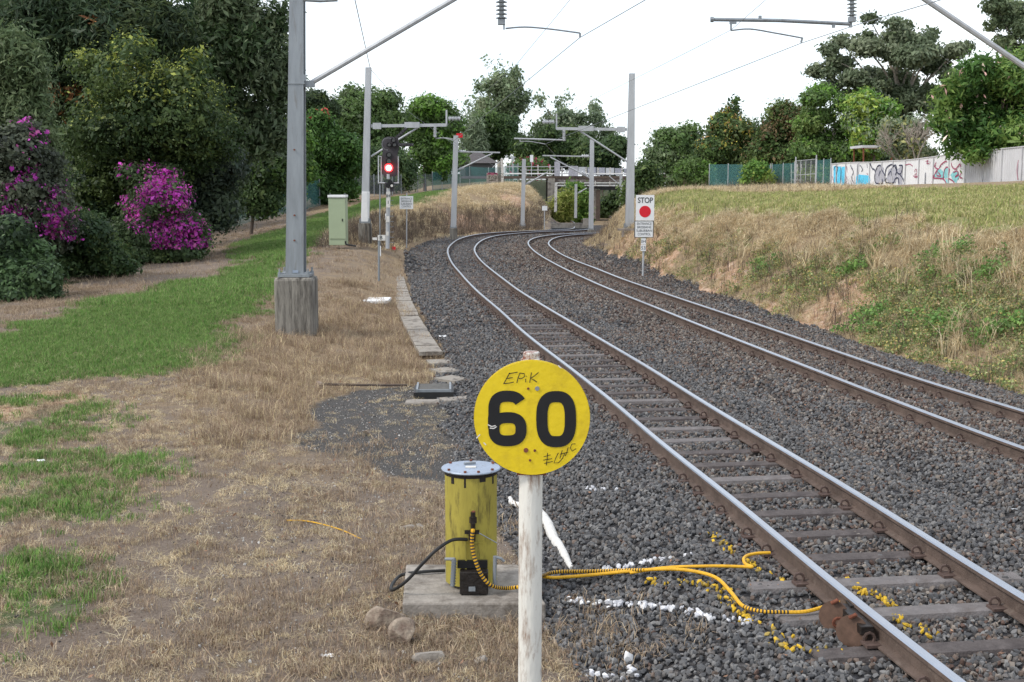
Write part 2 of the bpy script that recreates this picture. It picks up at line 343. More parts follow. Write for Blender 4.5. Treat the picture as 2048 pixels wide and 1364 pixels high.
def tin(X, Y):
    Z = np.zeros_like(X)
    for a, b, c in TF:
        A, B, C = TV[a], TV[b], TV[c]; x0, y0 = np.minimum(np.minimum(A, B), C); x1, y1 = np.maximum(np.maximum(A, B), C)
        k = np.nonzero((X >= x0) & (X <= x1) & (Y >= y0) & (Y <= y1))[0]
        if not len(k): continue
        det = (B[0] - A[0]) * (C[1] - A[1]) - (C[0] - A[0]) * (B[1] - A[1])
        if abs(det) < 1e-9: continue
        px, py = X[k] - A[0], Y[k] - A[1]
        u = (px * (C[1] - A[1]) - (C[0] - A[0]) * py) / det; v = ((B[0] - A[0]) * py - px * (B[1] - A[1])) / det
        ins = (u >= -1e-6) & (v >= -1e-6) & (u + v <= 1 + 1e-6); kk = k[ins]
        Z[kk] = TZ[a] + u[ins] * (TZ[b] - TZ[a]) + v[ins] * (TZ[c] - TZ[a])
    return Z
GX0, GX1, GY0, GY1, GS = -120., 140., -30., 300., .5
gx = np.arange(GX0, GX1 + GS / 2, GS); gy = np.arange(GY0, GY1 + GS / 2, GS)
XX, YY = np.meshgrid(gx, gy); ZG = tin(XX.ravel(), YY.ravel()).reshape(XX.shape)
for _ in range(5):
    Zp = np.pad(ZG, 1, 'edge'); ZG = (Zp[1:-1, 1:-1] * 2 + Zp[:-2, 1:-1] + Zp[2:, 1:-1] + Zp[1:-1, :-2] + Zp[1:-1, 2:]) / 6
_rs = np.random.RandomState(3)
_noise = []
for sc_, am in ((9.0, .05), (3.1, .03), (1.2, .014)):
    _noise.append((_rs.rand(64, 64), sc_, am))
def vnoise(X, Y, tab, sc_):
    x = X / sc_; y = Y / sc_; xi = np.floor(x).astype(int); yi = np.floor(y).astype(int); fx = x - xi; fy = y - yi
    fx = fx * fx * (3 - 2 * fx); fy = fy * fy * (3 - 2 * fy)
    g = lambda a, b: tab[a % 64, b % 64]
    return (g(xi, yi) * (1 - fx) + g(xi + 1, yi) * fx) * (1 - fy) + (g(xi, yi + 1) * (1 - fx) + g(xi + 1, yi + 1) * fx) * fy
def hz(X, Y, rough=True):
    X = np.atleast_1d(np.asarray(X, float)); Y = np.atleast_1d(np.asarray(Y, float))
    fx = np.clip((X - GX0) / GS, 0, len(gx) - 1.001); fy = np.clip((Y - GY0) / GS, 0, len(gy) - 1.001)
    xi = fx.astype(int); yi = fy.astype(int); u = fx - xi; v = fy - yi
    Z = (ZG[yi, xi] * (1 - u) + ZG[yi, xi + 1] * u) * (1 - v) + (ZG[yi + 1, xi] * (1 - u) + ZG[yi + 1, xi + 1] * u) * v
    out = (X < GX0) | (X > GX1) | (Y < GY0) | (Y > GY1)
    if out.any(): Z[out] = tin(X[out], Y[out])
    near = (Y < 150) & (X > -30) & (X < 40)
    bed = np.zeros_like(X); dm = np.full(X.shape, 9.)
    if near.any():
        d1, _ = pdist(X[near], Y[near], CL); d2, _ = pdist(X[near], Y[near], CR); d = np.minimum(d1, d2)
        dm[near] = d
        lv = np.where(d1 < d2, -.204 + .036 * sm(.45, .75, d1) * sm(8, 11, Y[near]), -.175)
        base = Z[near]; k = sm(2.5, 1.25, d); fade = sm(95, 88, Y[near])
        Z[near] = base * (1 - k * fade) + lv * k * fade
    if rough:
        amp = .15 + .85 * sm(2.0, 4.0, dm)
        nn = sum((vnoise(X, Y, t, s) - .5) * 2 * a for t, s, a in _noise)
        bank = sm(.3, 1.2, Z) * sm(2.6, 1.7, Z) * sm(3, 6, X) * sm(70, 60, Y)
        nn = nn + bank * ((vnoise(X, Y, _noise[1][0], 1.7) - .5) * .35 + (vnoise(X, Y, _noise[2][0], .6) - .5) * .12)
        Z = Z + nn * amp
    return Z
def h1(x, y): return float(hz([x], [y])[0])
def RT(px, py):
    """where the line of sight meets the terrain"""
    r = ray(px, py); t = np.geomspace(3, 600, 900)
    X = r.x * t; Y = r.y * t; Z = HC + r.z * t
    H = hz(X, Y, False); k = np.nonzero(Z < H)[0]
    if not len(k): return Vector((X[-1], Y[-1], H[-1]))
    i = k[0]; a, b = (Z[i - 1] - H[i - 1]), (H[i] - Z[i]); w = a / (a + b + 1e-9) if i > 0 else 0
    tt = t[i - 1] + (t[i] - t[i - 1]) * w
    return Vector((r.x * tt, r.y * tt, HC + r.z * tt))
def sdist(poly, X, Y):
    """signed distance, positive inside"""
    p = np.array([(q[0], q[1]) for q in poly]); n = len(p); best = np.full(X.shape, 1e9); ins = np.zeros(X.shape, bool)
    for i in range(n):
        a = p[i]; b = p[(i + 1) % n]; e = b - a; L = e @ e + 1e-12
        t = np.clip(((X - a[0]) * e[0] + (Y - a[1]) * e[1]) / L, 0, 1)
        best = np.minimum(best, np.hypot(X - a[0] - t * e[0], Y - a[1] - t * e[1]))
        c = ((a[1] > Y) != (b[1] > Y)); xi = (b[0] - a[0]) * (Y - a[1]) / (b[1] - a[1] + 1e-12) + a[0]
        ins ^= c & (X < xi)
    return np.where(ins, best, -best)
greenL = [RT(*a) for a in ((-200, 800), (0, 765), (200, 752), (360, 738), (450, 690), (520, 610), (548, 560), (575, 530), (640, 470), (690, 447), (735, 428), (830, 408), (930, 378), (960, 372), (900, 377), (830, 390), (720, 408), (640, 432), (560, 462), (470, 492), (490, 508), (520, 520), (400, 558), (240, 600), (90, 645), (0, 672), (-200, 720))]
greenL2 = [RT(*a) for a in ((-100, 800), (60, 790), (170, 830), (250, 860), (270, 960), (160, 1010), (150, 1120), (120, 1280), (-100, 1320))]
field = [RT(*a) for a in ((1322, 402), (1320, 391), (1400, 384), (1540, 390), (1700, 384), (1900, 381), (2048, 374), (2300, 370), (2300, 480), (2048, 452), (1900, 443), (1800, 434), (1600, 424), (1450, 416), (1370, 411))]
weeds = [RT(*a) for a in ((1500, 490), (1640, 500), (1800, 540), (1900, 500), (2048, 520), (2200, 560), (2200, 830), (2048, 755), (1850, 700), (1740, 670), (1640, 560))]
gravelL = [RT(*a) for a in ((600, 820), (690, 772), (830, 768), (940, 790), (1000, 900), (1020, 990), (900, 975), (760, 955), (650, 910), (590, 870))]
roadp = [P(760, 372, 155), P(935, 360, 172), P(1100, 352, 190), P(1300, 350, 200), P(1300, 345, 240), P(780, 350, 238)]
clayc = [(RT(1225, 515), 2.0), (RT(1300, 550), 1.3), (RT(1290, 500), 1.0), (RT(1380, 590), 1.3), (RT(1460, 560), 1.0), (RT(1500, 625), 1.1), (RT(1620, 650), 1.0), (RT(930, 458), 2.2), (RT(1030, 398), 1.8), (RT(1000, 430), 1.6), (RT(70, 800), .7), (RT(1700, 600), .9)]
def clayf(X, Y):
    cl = np.zeros_like(X)
    for c, r in clayc: cl = np.maximum(cl, sm(r, r * .3, np.hypot(X - c.x, (Y - c.y) * .45) + (vnoise(X, Y, _noise[2][0], .7) - .5) * r * .7))
    return cl
def masks(X, Y, Z):
    d1, _ = pdist(X, Y, CL); d2, _ = pdist(X, Y, CR); d = np.minimum(d1, d2)
    wob = (vnoise(X, Y, _noise[0][0], .9) - .5)
    near = sm(2.3, 2.05, d + wob * .35) * (Y < 100)
    betw = (sm(2.8, 2.2, np.maximum(d1, d2 - 1.2) - .8)) * 0
    inb = ((d1 + d2) < 4.6) * (Y < 100)
    slabx = np.interp(Y, [-12, 3, 7, 13, 18, 22], [1.6, 1.2, .5, -.5, -1.2, -1.5])
    left_ext = (X > slabx + .1 + wob * .35) & (X < 4) & (Y < 22) & (Y > -12)
    sl = np.array([(p.x, p.y) for p in slab_line]); 
    ds, ks = pdist(X, Y, sl)
    bal = np.maximum(near, np.maximum(inb, left_ext * 1.0))
    e2 = (Y >= 20) & (Y < 72) & (X > np.interp(Y, sl[:, 1], sl[:, 0]) + .38) & (X < 2.5) & (d1 < 4.5)
    bal = np.maximum(bal, e2 * 1.0)
    g = np.maximum(sm(-.6, .8, sdist(greenL, X, Y) + wob * 1.2), .5 * sm(-.6, 1.0, sdist(greenL2, X, Y) + wob * 1.8))
    fd = sm(-1.3, -.1, sdist(field, X, Y) + wob * 1.0)
    wdm = sm(-.4, .8, sdist(weeds, X, Y) + wob)
    gr = sm(-.2, .3, sdist(gravelL, X, Y) + wob * .5)
    rd = sm(-.5, .5, sdist(roadp, X, Y))
    far = ((Y > 115) & (X > 18)) | (Y > 152) | ((X < np.interp(Y, [0, 26, 46, 76, 150], [-13, -12, -12.5, -19, -10])) & (Y > 0))
    return dict(ballast=np.clip(bal, 0, 1), green=g, field=fd, weeds=wdm, gravel=gr, road=rd, far=far * 1.0)

ys = [-12.0]
while ys[-1] < 3000: ys.append(ys[-1] + max(.11, (abs(ys[-1]) + 3) * .0085) * (1 if ys[-1] < 160 else 4))
ys = np.array(ys)
us = np.concatenate([-np.geomspace(2.2, .5, 36, endpoint=False), np.linspace(-.5, .5, 340), np.geomspace(.5, 2.2, 37)[1:]])
UU, YS = np.meshgrid(us, ys); GXX = UU * (np.maximum(YS, 0) + 14); X = GXX.ravel(); Y = YS.ravel(); Z = hz(X, Y)
nr, nc = UU.shape
ii = (np.arange(nr - 1)[:, None] * nc + np.arange(nc - 1)[None, :]).ravel()
faces = np.stack([ii, ii + 1, ii + nc + 1, ii + nc], 1)
def ground_material():
    m = bpy.data.materials.new('ground_cover'); m.use_nodes = True; t = m.node_tree; n = t.nodes; bs = n['Principled BSDF']; Lk = t.links.new
    bs.inputs['Roughness'].default_value = .95; bs.inputs['Specular IOR Level'].default_value = .15
    tc = n.new('ShaderNodeTexCoord')
    def noise(s, d=6, r=.65, vec=None):
        q = n.new('ShaderNodeTexNoise'); q.inputs['Scale'].default_value = s; q.inputs['Detail'].default_value = d; q.inputs['Roughness'].default_value = r
        Lk(vec or tc.outputs['Object'], q.inputs['Vector']); return q.outputs[0]
    def ramp(v, stops):
        r = n.new('ShaderNodeValToRGB'); e = r.color_ramp.elements
        e[0].position, e[0].color = stops[0][0], (*stops[0][1], 1); e[1].position, e[1].color = stops[-1][0], (*stops[-1][1], 1)
        for p, c in stops[1:-1]: q = e.new(p); q.color = (*c, 1)
        Lk(v, r.inputs[0]); return r.outputs[0]
    def mix(f, a, b):
        x = n.new('ShaderNodeMixRGB'); Lk(f, x.inputs[0]); Lk(a, x.inputs[1]); Lk(b, x.inputs[2]); return x.outputs[0]
    def att(nm):
        a = n.new('ShaderNodeAttribute'); a.attribute_name = nm; return a.outputs['Fac']
    def edge(fac, nscale, soft=.18):
        a = n.new('ShaderNodeMath'); a.operation = 'ADD'; Lk(fac, a.inputs[0])
        s = n.new('ShaderNodeMath'); s.operation = 'MULTIPLY_ADD'; Lk(noise(nscale, 5), s.inputs[0]); s.inputs[1].default_value = 1.1; s.inputs[2].default_value = -.55
        Lk(s.outputs[0], a.inputs[1])
        r = n.new('ShaderNodeMapRange'); r.inputs[1].default_value = .5 - soft; r.inputs[2].default_value = .5 + soft; Lk(a.outputs[0], r.inputs[0]); return r.outputs[0]
    dirt = mix(noise(14, 8, .75), ramp(noise(1.1), [(.3, (.155, .12, .095)), (.5, (.205, .16, .125)), (.7, (.25, .20, .155))]), ramp(noise(60, 4, .8), [(.35, (.08, .06, .048)), (.5, (.20, .155, .12)), (.66, (.36, .31, .26))]))
    straw = ramp(noise(26, 8, .8), [(.3, (.11, .075, .045)), (.5, (.27, .20, .125)), (.7, (.42, .33, .21))])
    base = mix(edge(att('dry'), 2.2), dirt, straw)
    gcol = ramp(noise(22, 8, .8), [(.3, (.03, .05, .015)), (.5, (.07, .12, .035)), (.72, (.13, .18, .065))])
    base = mix(edge(att('green'), 3.0), base, gcol)
    fcol = mix(noise(.35, 4), ramp(noise(8, 8, .8), [(.3, (.14, .17, .05)), (.55, (.21, .25, .085)), (.75, (.30, .31, .13))]), ramp(noise(10, 8, .8), [(.3, (.2, .15, .08)), (.6, (.34, .28, .16)), (.8, (.4, .34, .22))]))
    base = mix(edge(att('field'), 1.2), base, fcol)
    wcol = ramp(noise(9, 8, .8), [(.3, (.05, .07, .02)), (.5, (.13, .14, .06)), (.7, (.24, .2, .12))])
    base = mix(edge(att('weeds'), 2.0), base, wcol)
    clay = ramp(noise(5, 8, .75), [(.3, (.24, .13, .075)), (.5, (.42, .27, .17)), (.7, (.6, .5, .42))])
    base = mix(edge(att('clay'), 2.5, .1), base, clay)
    v = n.new('ShaderNodeTexVoronoi'); v.inputs['Scale'].default_value = 19; Lk(tc.outputs['Object'], v.inputs['Vector'])
    hue = n.new('ShaderNodeSeparateColor'); Lk(v.outputs['Color'], hue.inputs[0])
    bcol = ramp(hue.outputs[0], [(0, (.045, .045, .05)), (.5, (.085, .083, .085)), (.85, (.13, .12, .115)), (1, (.2, .18, .17))])
    rustb = ramp(hue.outputs[1], [(0, (.05, .035, .03)), (1, (.16, .11, .09))])
    bcol = mix(edge(att('rusty'), 1.6), bcol, rustb)
    # joints between stones
    jr = n.new('ShaderNodeMapRange'); jr.inputs[1].default_value = .25; jr.inputs[2].default_value = .75; jr.inputs[3].default_value = 1; jr.inputs[4].default_value = .35; Lk(v.outputs['Distance'], jr.inputs[0])
    bj = n.new('ShaderNodeVectorMath'); bj.operation = 'SCALE'; Lk(bcol, bj.inputs[0]); Lk(jr.outputs[0], bj.inputs['Scale'])
    gcol2 = ramp(noise(50, 6, .8), [(.3, (.04, .038, .035)), (.55, (.10, .095, .09)), (.75, (.22, .2, .18))])
    base = mix(edge(att('gravel'), 4), base, gcol2)
    base = mix(edge(att('ballast'), 6, .08), base, bj.outputs[0])
    asp = ramp(noise(6), [(.3, (.16, .17, .19)), (.7, (.23, .24, .26))])
    base = mix(att('road'), base, asp)
    far = ramp(noise(1.2), [(.3, (.03, .035, .015)), (.7, (.07, .075, .035))])
    base = mix(att('far'), base, far)
    Lk(base, bs.inputs['Base Color'])
    bp = n.new('ShaderNodeBump'); bp.inputs['Strength'].default_value = .8; bp.inputs['Distance'].default_value = .035
    hm = n.new('ShaderNodeMath'); hm.operation = 'SUBTRACT'; hm.use_clamp = False; Lk(noise(35, 8, .8), hm.inputs[0])
    vv = n.new('ShaderNodeMath'); vv.operation = 'MULTIPLY'; Lk(v.outputs['Distance'], vv.inputs[0]); Lk(att('ballast'), vv.inputs[1]); Lk(vv.outputs[0], hm.inputs[1])
    Lk(hm.outputs[0], bp.inputs['Height']); Lk(bp.outputs[0], bs.inputs['Normal'])
    return m
M['ground'] = ground_material()
gme = fastmesh('ground', np.stack([X, Y, Z], 1), faces, M['ground'], smooth=True)
mk = masks(X, Y, Z)
dryz = sm(7, 20, Y) * sm(-9, -3, X) * (X < 1) * .55 + (X > 4) * .75 + ((Y > 46) & (X > -14) & (X < 6)) * (.15 + .65 * sm(.4, 1.2, Z))
dcl, _ = pdist(X, Y, CL); dcr, _ = pdist(X, Y, CR)
mk['dry'] = np.clip(dryz + sm(4, 12, Y) * .1 - .0, 0, 1)
mk['rusty'] = np.clip(sm(2.2, .8, dcr) * .75 + sm(2.2, 1.0, dcl) * .25 * (Y < 30), 0, 1)

mk['clay'] = clayf(X, Y) * .85
for k, v in mk.items():
    a = gme.attributes.new(k, 'FLOAT', 'POINT'); a.data.foreach_set('value', np.asarray(v, np.float32))
go = link('ground', gme); tag(go, 'earth verge, cut banks, mown field and ballast bed beside the rails', kind='structure')

# ------------------------------------------------------------------ scatter of countless small things
proto_n = [0]
def protos(meshes):
    c = bpy.data.collections.new('prototypes_%d' % proto_n[0]); proto_n[0] += 1
    for i, me in enumerate(meshes):
        c.objects.link(bpy.data.objects.new('prototype_%02d_%02d' % (proto_n[0], i), me))
    return c
def scatter(name, pts, rot, scl, nproto, coll, label, cat=None, parent=None):
    me = bpy.data.meshes.new(name); n = len(pts); me.vertices.add(n); me.vertices.foreach_set('co', np.asarray(pts, np.float32).ravel())
    for nm, arr, ty, key in (('rot', rot, 'FLOAT_VECTOR', 'vector'), ('scl', scl, 'FLOAT_VECTOR', 'vector')):
        a = me.attributes.new(nm, ty, 'POINT'); a.data.foreach_set(key, np.asarray(arr, np.float32).ravel())
    a = me.attributes.new('idx', 'INT', 'POINT'); a.data.foreach_set('value', np.random.randint(0, nproto, n).astype(np.int32))
    me.update()
    o = link(name, me, parent); ng = bpy.data.node_groups.new(name + '_nodes', 'GeometryNodeTree')
    ng.interface.new_socket('Geometry', in_out='INPUT', socket_type='NodeSocketGeometry'); ng.interface.new_socket('Geometry', in_out='OUTPUT', socket_type='NodeSocketGeometry')
    N = ng.nodes; Lk = ng.links.new
    gi = N.new('NodeGroupInput'); gz = N.new('NodeGroupOutput'); ci = N.new('GeometryNodeCollectionInfo'); ci.inputs[0].default_value = coll
    ci.inputs['Separate Children'].default_value = True; ci.inputs['Reset Children'].default_value = True
    ip = N.new('GeometryNodeInstanceOnPoints'); ip.inputs['Pick Instance'].default_value = True
    def na(nm, ty):
        q = N.new('GeometryNodeInputNamedAttribute'); q.data_type = ty; q.inputs[0].default_value = nm; return q.outputs[0]
    er = N.new('FunctionNodeEulerToRotation')
    Lk(gi.outputs[0], ip.inputs['Points']); Lk(ci.outputs[0], ip.inputs['Instance']); Lk(na('idx', 'INT'), ip.inputs['Instance Index'])
    Lk(na('rot', 'FLOAT_VECTOR'), er.inputs[0]); Lk(er.outputs[0], ip.inputs['Rotation']); Lk(na('scl', 'FLOAT_VECTOR'), ip.inputs['Scale'])
    Lk(ip.outputs[0], gz.inputs[0])
    md = o.modifiers.new('scatter', 'NODES'); md.node_group = ng
    tag(o, label, kind='stuff'); return o
def stone_mesh(k, col, subdiv=0):
    import bmesh
    bm = bmesh.new(); bmesh.ops.create_icosphere(bm, subdivisions=1 + subdiv, radius=.5)
    rs = random.Random(k)
    ax = Vector((1, rs.uniform(.65, .95), rs.uniform(.5, .8)))
    pl = [(Vector((rs.gauss(0, 1), rs.gauss(0, 1), rs.gauss(0, 1))).normalized(), rs.uniform(.22, .38)) for _ in range(9)]
    for v in bm.verts:
        for n_, k_ in pl:
            t = v.co.dot(n_)
            if t > k_: v.co -= n_ * (t - k_)
    for v in bm.verts: v.co = Vector((v.co.x * ax.x, v.co.y * ax.y, v.co.z * ax.z)) * 1.25
    bmesh.ops.remove_doubles(bm, verts=bm.verts, dist=.03)
    me = bpy.data.meshes.new('stone'); bm.to_mesh(me); bm.free()
    a = me.color_attributes.new('tint', 'FLOAT_COLOR', 'POINT'); a.data.foreach_set('color', np.tile(np.array([*col, 1], np.float32), len(me.vertices)))
    me.materials.append(M['stone']); return me
def blades(n, h, r, cols, w=.004, bend=.4, seed=0, lean=.5, seg=2):
    rs = np.random.RandomState(seed); V = []; Fc = []; C = []
    for i in range(n):
        a = rs.rand() * 2 * PI; rr = r * math.sqrt(rs.rand()); bx, by = rr * math.cos(a), rr * math.sin(a)
        hh = h * rs.uniform(.45, 1.1); d = rs.rand() * 2 * PI; ln = lean * rs.rand(); dx, dy = math.cos(d), math.sin(d); px, py = -dy * w, dx * w
        b = len(V); c = np.array(cols[rs.randint(len(cols))]) * rs.uniform(.75, 1.25)
        m1 = (bx + dx * hh * ln * .4, by + dy * hh * ln * .4, hh * .55); tp = (bx + dx * hh * (ln + bend * rs.rand()), by + dy * hh * (ln + bend * rs.rand()), hh * (1 - .4 * ln))
        V += [(bx - px, by - py, -.02), (bx + px, by + py, -.02), (m1[0] + px * .8, m1[1] + py * .8, m1[2]), (m1[0] - px * .8, m1[1] - py * .8, m1[2]), (tp[0], tp[1], tp[2]), (tp[0] + px * .2, tp[1] + py * .2, tp[2])]
        Fc += [(b, b + 1, b + 2, b + 3), (b + 3, b + 2, b + 5, b + 4)]; C += [c] * 6
    return fastmesh('tuft', V, Fc, M['grass'], np.array(C))
def leafy(n, h, r, cols, size, seed=0, stems=True):
    rs = np.random.RandomState(seed); p = rs.normal(0, 1, (n, 3)); p /= np.linalg.norm(p, axis=1)[:, None]
    p *= rs.uniform(.3, 1, (n, 1)) * np.array([r, r, h * .6]); p[:, 2] = np.abs(p[:, 2]) + .02
    V, Fc, C = leafcards(p, rs, size, cols, .6)
    return fastmesh('weed', V, Fc, M['leaf'], C)
def leafcards(p, rs, size, cols, aspect=.5, out=None, droop=0.0, colidx=None, outw=.5, big=None):
    n = len(p); cols = np.array(cols, float)
    nrm = rs.normal(0, 1, (n, 3))
    if out is not None: nrm = nrm * (1 - outw) + out * outw * 1.8
    nrm[:, 2] += .25; nrm /= np.linalg.norm(nrm, axis=1)[:, None] + 1e-9
    t = rs.normal(0, 1, (n, 3)); t[:, 2] -= droop * 3; t -= (t * nrm).sum(1)[:, None] * nrm; t /= np.linalg.norm(t, axis=1)[:, None] + 1e-9
    b = np.cross(nrm, t); L = size * rs.uniform(.6, 1.3, (n, 1)) if big is None else size * rs.uniform(.6, 1.3, (n, 1)) * big; W = L * aspect * .5
    v = np.stack([p - t * L * .5, p + b * W + nrm * L * .08, p + t * L * .5, p - b * W + nrm * L * .08], 1).reshape(-1, 3)
    f = np.arange(4 * n).reshape(-1, 4)
    ci = rs.randint(0, len(cols), n) if colidx is None else colidx
    c = np.repeat(cols[ci] * rs.uniform(.7, 1.3, (n, 1)), 4, 0)
    return v, f, c
def inframe(X, Y, m=1.25): return (np.abs(X) < (.42 * m * Y + 1.2)) & (Y > 3.5)
def rnd_pts(n, x0, x1, y0, y1): return np.random.uniform(x0, x1, n), np.random.uniform(y0, y1, n)
# ================================================================== tracks
def rail_path(q, y0=3.0):
    q = q[q[:, 1] > y0]; k = np.r_[np.arange(0, len(q), 2)]; return q[k]
PROF = [(-.0355, -.010), (-.027, 0), (.027, 0), (.0355, -.010), (.0355, -.036), (.010, -.052), (.010, -.132), (.064, -.146), (.064, -.158), (-.064, -.158), (-.064, -.146), (-.010, -.132), (-.010, -.052), (-.0355, -.036)]
def rail_drop(y): return -max(0, (y - 76)) * .012
def make_rail(q, parent):
    q = rail_path(q); mb = MB(parent.location); n = len(PROF); rings = []
    for i in range(len(q)):
        t = q[min(i + 1, len(q) - 1)] - q[max(i - 1, 0)]; t = t / np.hypot(*t); nx, ny = t[1], -t[0]
        rings.append(mb.addv([(q[i][0] + nx * a, q[i][1] + ny * a, z + rail_drop(q[i][1])) for a, z in PROF]))
    for i in range(len(rings) - 1):
        for k in range(n):
            j = (k + 1) % n; mb.face((rings[i] + k, rings[i] + j, rings[i + 1] + j, rings[i + 1] + k), 0 if k in (0, 1, 2) else 1)
    mb.face([rings[0] + k for k in range(n)]); mb.face([rings[-1] + k for k in range(n)][::-1])
    return mb.build('rail', [M['railtop'], M['railside']], parent)
def block_mesh(name, L, w0, w1, h, mat_, bev=.012):
    import bmesh
    bm = bmesh.new(); v = []
    for sx in (-1, 1):
        for w, z in ((w0 / 2, -h), (w1 / 2 + .012, -.03), (w1 / 2, 0)):
            for sy in (-1, 1): v.append(bm.verts.new((sx * (L / 2 - (0.02 if z == 0 else 0)), sy * w, z)))
    a, b = v[:6], v[6:]
    bm.faces.new((a[0], a[1], a[3], a[5], a[4], a[2])[::-1]); bm.faces.new((b[0], b[1], b[3], b[5], b[4], b[2]))
    for p, q in ((0, 1), (1, 3), (3, 5), (5, 4), (4, 2), (2, 0)): bm.faces.new((a[p], a[q], b[q], b[p]))
    bmesh.ops.recalc_face_normals(bm, faces=bm.faces)
    me = bpy.data.meshes.new(name); bm.to_mesh(me); bm.free(); me.materials.append(mat_); return me
slp = block_mesh('sleeper', 2.15, .26, .175, .2, M['sleeper']); slp2 = block_mesh('sleeper', 2.15, .26, .175, .2, M['sleeper_pale'])
cmb = MB()
cmb.tube([Vector((.035 * math.cos(a), -.035 + .02 * a / 5, .038 + .036 * math.sin(a))) for a in np.linspace(-.6, 5.4, 9)], .011, 5)
cmb.box((.0, .0, .008), (.1, .11, .02))
_c = cmb.build('clip_source', M['clip']); clip_me = _c.data; bpy.data.objects.remove(_c)
def along(q, y0, y1, step, phase=0):
    d = np.r_[0, np.cumsum(np.hypot(*np.diff(q, axis=0).T))]; k0 = np.argmax(q[:, 1] > y0); s = d[k0] + phase; out = []
    while s < d[-1]:
        x = np.interp(s, d, q[:, 0]); y = np.interp(s, d, q[:, 1])
        if y > y1: break
        tx = np.interp(s + .3, d, q[:, 0]) - np.interp(s - .3, d, q[:, 0]); ty = np.interp(s + .3, d, q[:, 1]) - np.interp(s - .3, d, q[:, 1])
        out.append((x, y, math.atan2(ty, tx) - PI / 2)); s += step
    return out
SLEEP = []
def track(qa, qb, qc, label, sl_top, clip_y, gr):
    tr = empty('railway_track', (0, 0, 0), label, 'railway track', gr)
    make_rail(qa, tr); make_rail(qb, tr)
    rs = random.Random(5)
    for i, (x, y, a) in enumerate(along(qc, 4.4, 82, .66, .12)):
        o = link('sleeper', slp2 if (rs.random() < .3 and y < 30) else slp, tr, (x, y, sl_top + rs.uniform(-.008, .008) + rail_drop(y))); o.rotation_euler.z = a + rs.uniform(-.012, .012)
        SLEEP.append((x, y, a))
        if y < clip_y:
            for q in (qa, qb):
                k = np.argmin((q[:, 0] - x) ** 2 + (q[:, 1] - y) ** 2)
                for s in (-1, 1):
                    c = link('clip', clip_me, tr, (q[k][0] + s * .085 * math.cos(a), q[k][1] + s * .085 * math.sin(a), -.155)); c.rotation_euler.z = a + (0 if s > 0 else PI)
    return tr
trk = track(RL[0], RL[1], CL, 'nearer railway track with open sleepers and a hose clamp on its left rail', -.163, 34, 'railway tracks curving right')
trk2 = track(RL[2], RL[3], CR, 'farther railway track half buried in brown ballast beside the grassy bank', -.172, 26, 'railway tracks curving right')
SLA = np.array(SLEEP)

# ================================================================== ballast stones
stone_cols = [(.075, .075, .077), (.10, .099, .10), (.12, .119, .119), (.145, .142, .14), (.18, .175, .168), (.11, .10, .093)]
rust_cols = [(.14, .105, .085), (.16, .135, .115), (.10, .085, .075), (.22, .19, .16), (.11, .07, .055)]
sc1 = protos([stone_mesh(i, c) for i, c in enumerate(stone_cols * 2)]); sc2 = protos([stone_mesh(40 + i, c) for i, c in enumerate(rust_cols * 2)])
PX, PY, PS = [], [], []
for y0, y1, dens, size in ((4.2, 10, 800, .044), (10, 16, 640, .046), (16, 26, 380, .053), (26, 42, 170, .066), (42, 76, 70, .09)):
    x0, x1 = -5.5, min(10.5, .46 * y1 + .8); n = int(dens * (x1 - x0) * (y1 - y0)); x, y = rnd_pts(n, x0, x1, y0, y1)
    k = inframe(x, y, 1.12); x, y = x[k], y[k]; PX.append(x); PY.append(y); PS.append(np.full(len(x), size))
x = np.concatenate(PX); y = np.concatenate(PY); s0 = np.concatenate(PS)
mkk = masks(x, y, None); keep = mkk['ballast'] > .55
x, y, s0 = x[keep], y[keep], s0[keep]
dr = np.minimum.reduce([pdist(x, y, q)[0] for q in RL]); keep = dr > .075
x, y, s0 = x[keep], y[keep], s0[keep]
dl, _ = pdist(x, y, CL); drr, _ = pdist(x, y, CR)
# thin stones over sleeper tops of the near track
sx = SLA[:len(SLA) // 2]; near = dl < 1.12
d_s = np.full(len(x), 9.); kk = np.nonzero(near)[0]
for i in range(0, len(kk), 20000):
    q = kk[i:i + 20000]; dx = x[q][:, None] - sx[None, :, 0]; dy = y[q][:, None] - sx[None, :, 1]
    d_s[q] = np.abs(-dx * np.sin(sx[None, :, 2]) + dy * np.cos(sx[None, :, 2])).min(1) if False else np.min(np.where(np.hypot(dx, dy) < 1.4, np.abs(-dx * np.sin(sx[None, :, 2]) + dy * np.cos(sx[None, :, 2])), 9), 1)
keep = ~((d_s < .1) & (np.random.rand(len(x)) > np.where((dl > .64), .9 - .6 * (y < 9), .06 + .4 * sm(.35, .6, vnoise(x, y, _noise[0][0], .8)))))
x, y, s0, dl, drr = x[keep], y[keep], s0[keep], dl[keep], drr[keep]
z = hz(x, y) + s0 * .12 + np.random.rand(len(x)) * s0 * .35
sz = s0[:, None] * np.random.uniform(.65, 1.4, (len(x), 1)) * np.random.uniform(.85, 1.15, (len(x), 3))
rt = np.random.uniform(0, 2 * PI, (len(x), 3))
prus = .06 + .6 * sm(3.0, .8, drr + (vnoise(x, y, _noise[0][0], 1.1) - .5) * 2.0) + .35 * sm(1.1, .6, dl) * (y < 40) + .25 * sm(14, 30, y)
isr = np.random.rand(len(x)) < prus
scatter('ballast_stones', np.stack([x, y, z], 1)[~isr], rt[~isr], sz[~isr], 12, sc1, 'blue grey crushed stone ballast around the nearer track')
scatter('rusty_ballast_stones', np.stack([x, y, z], 1)[isr], rt[isr], sz[isr], 10, sc2, 'brown stained crushed stone ballast around the farther track')
print('stones', len(x))
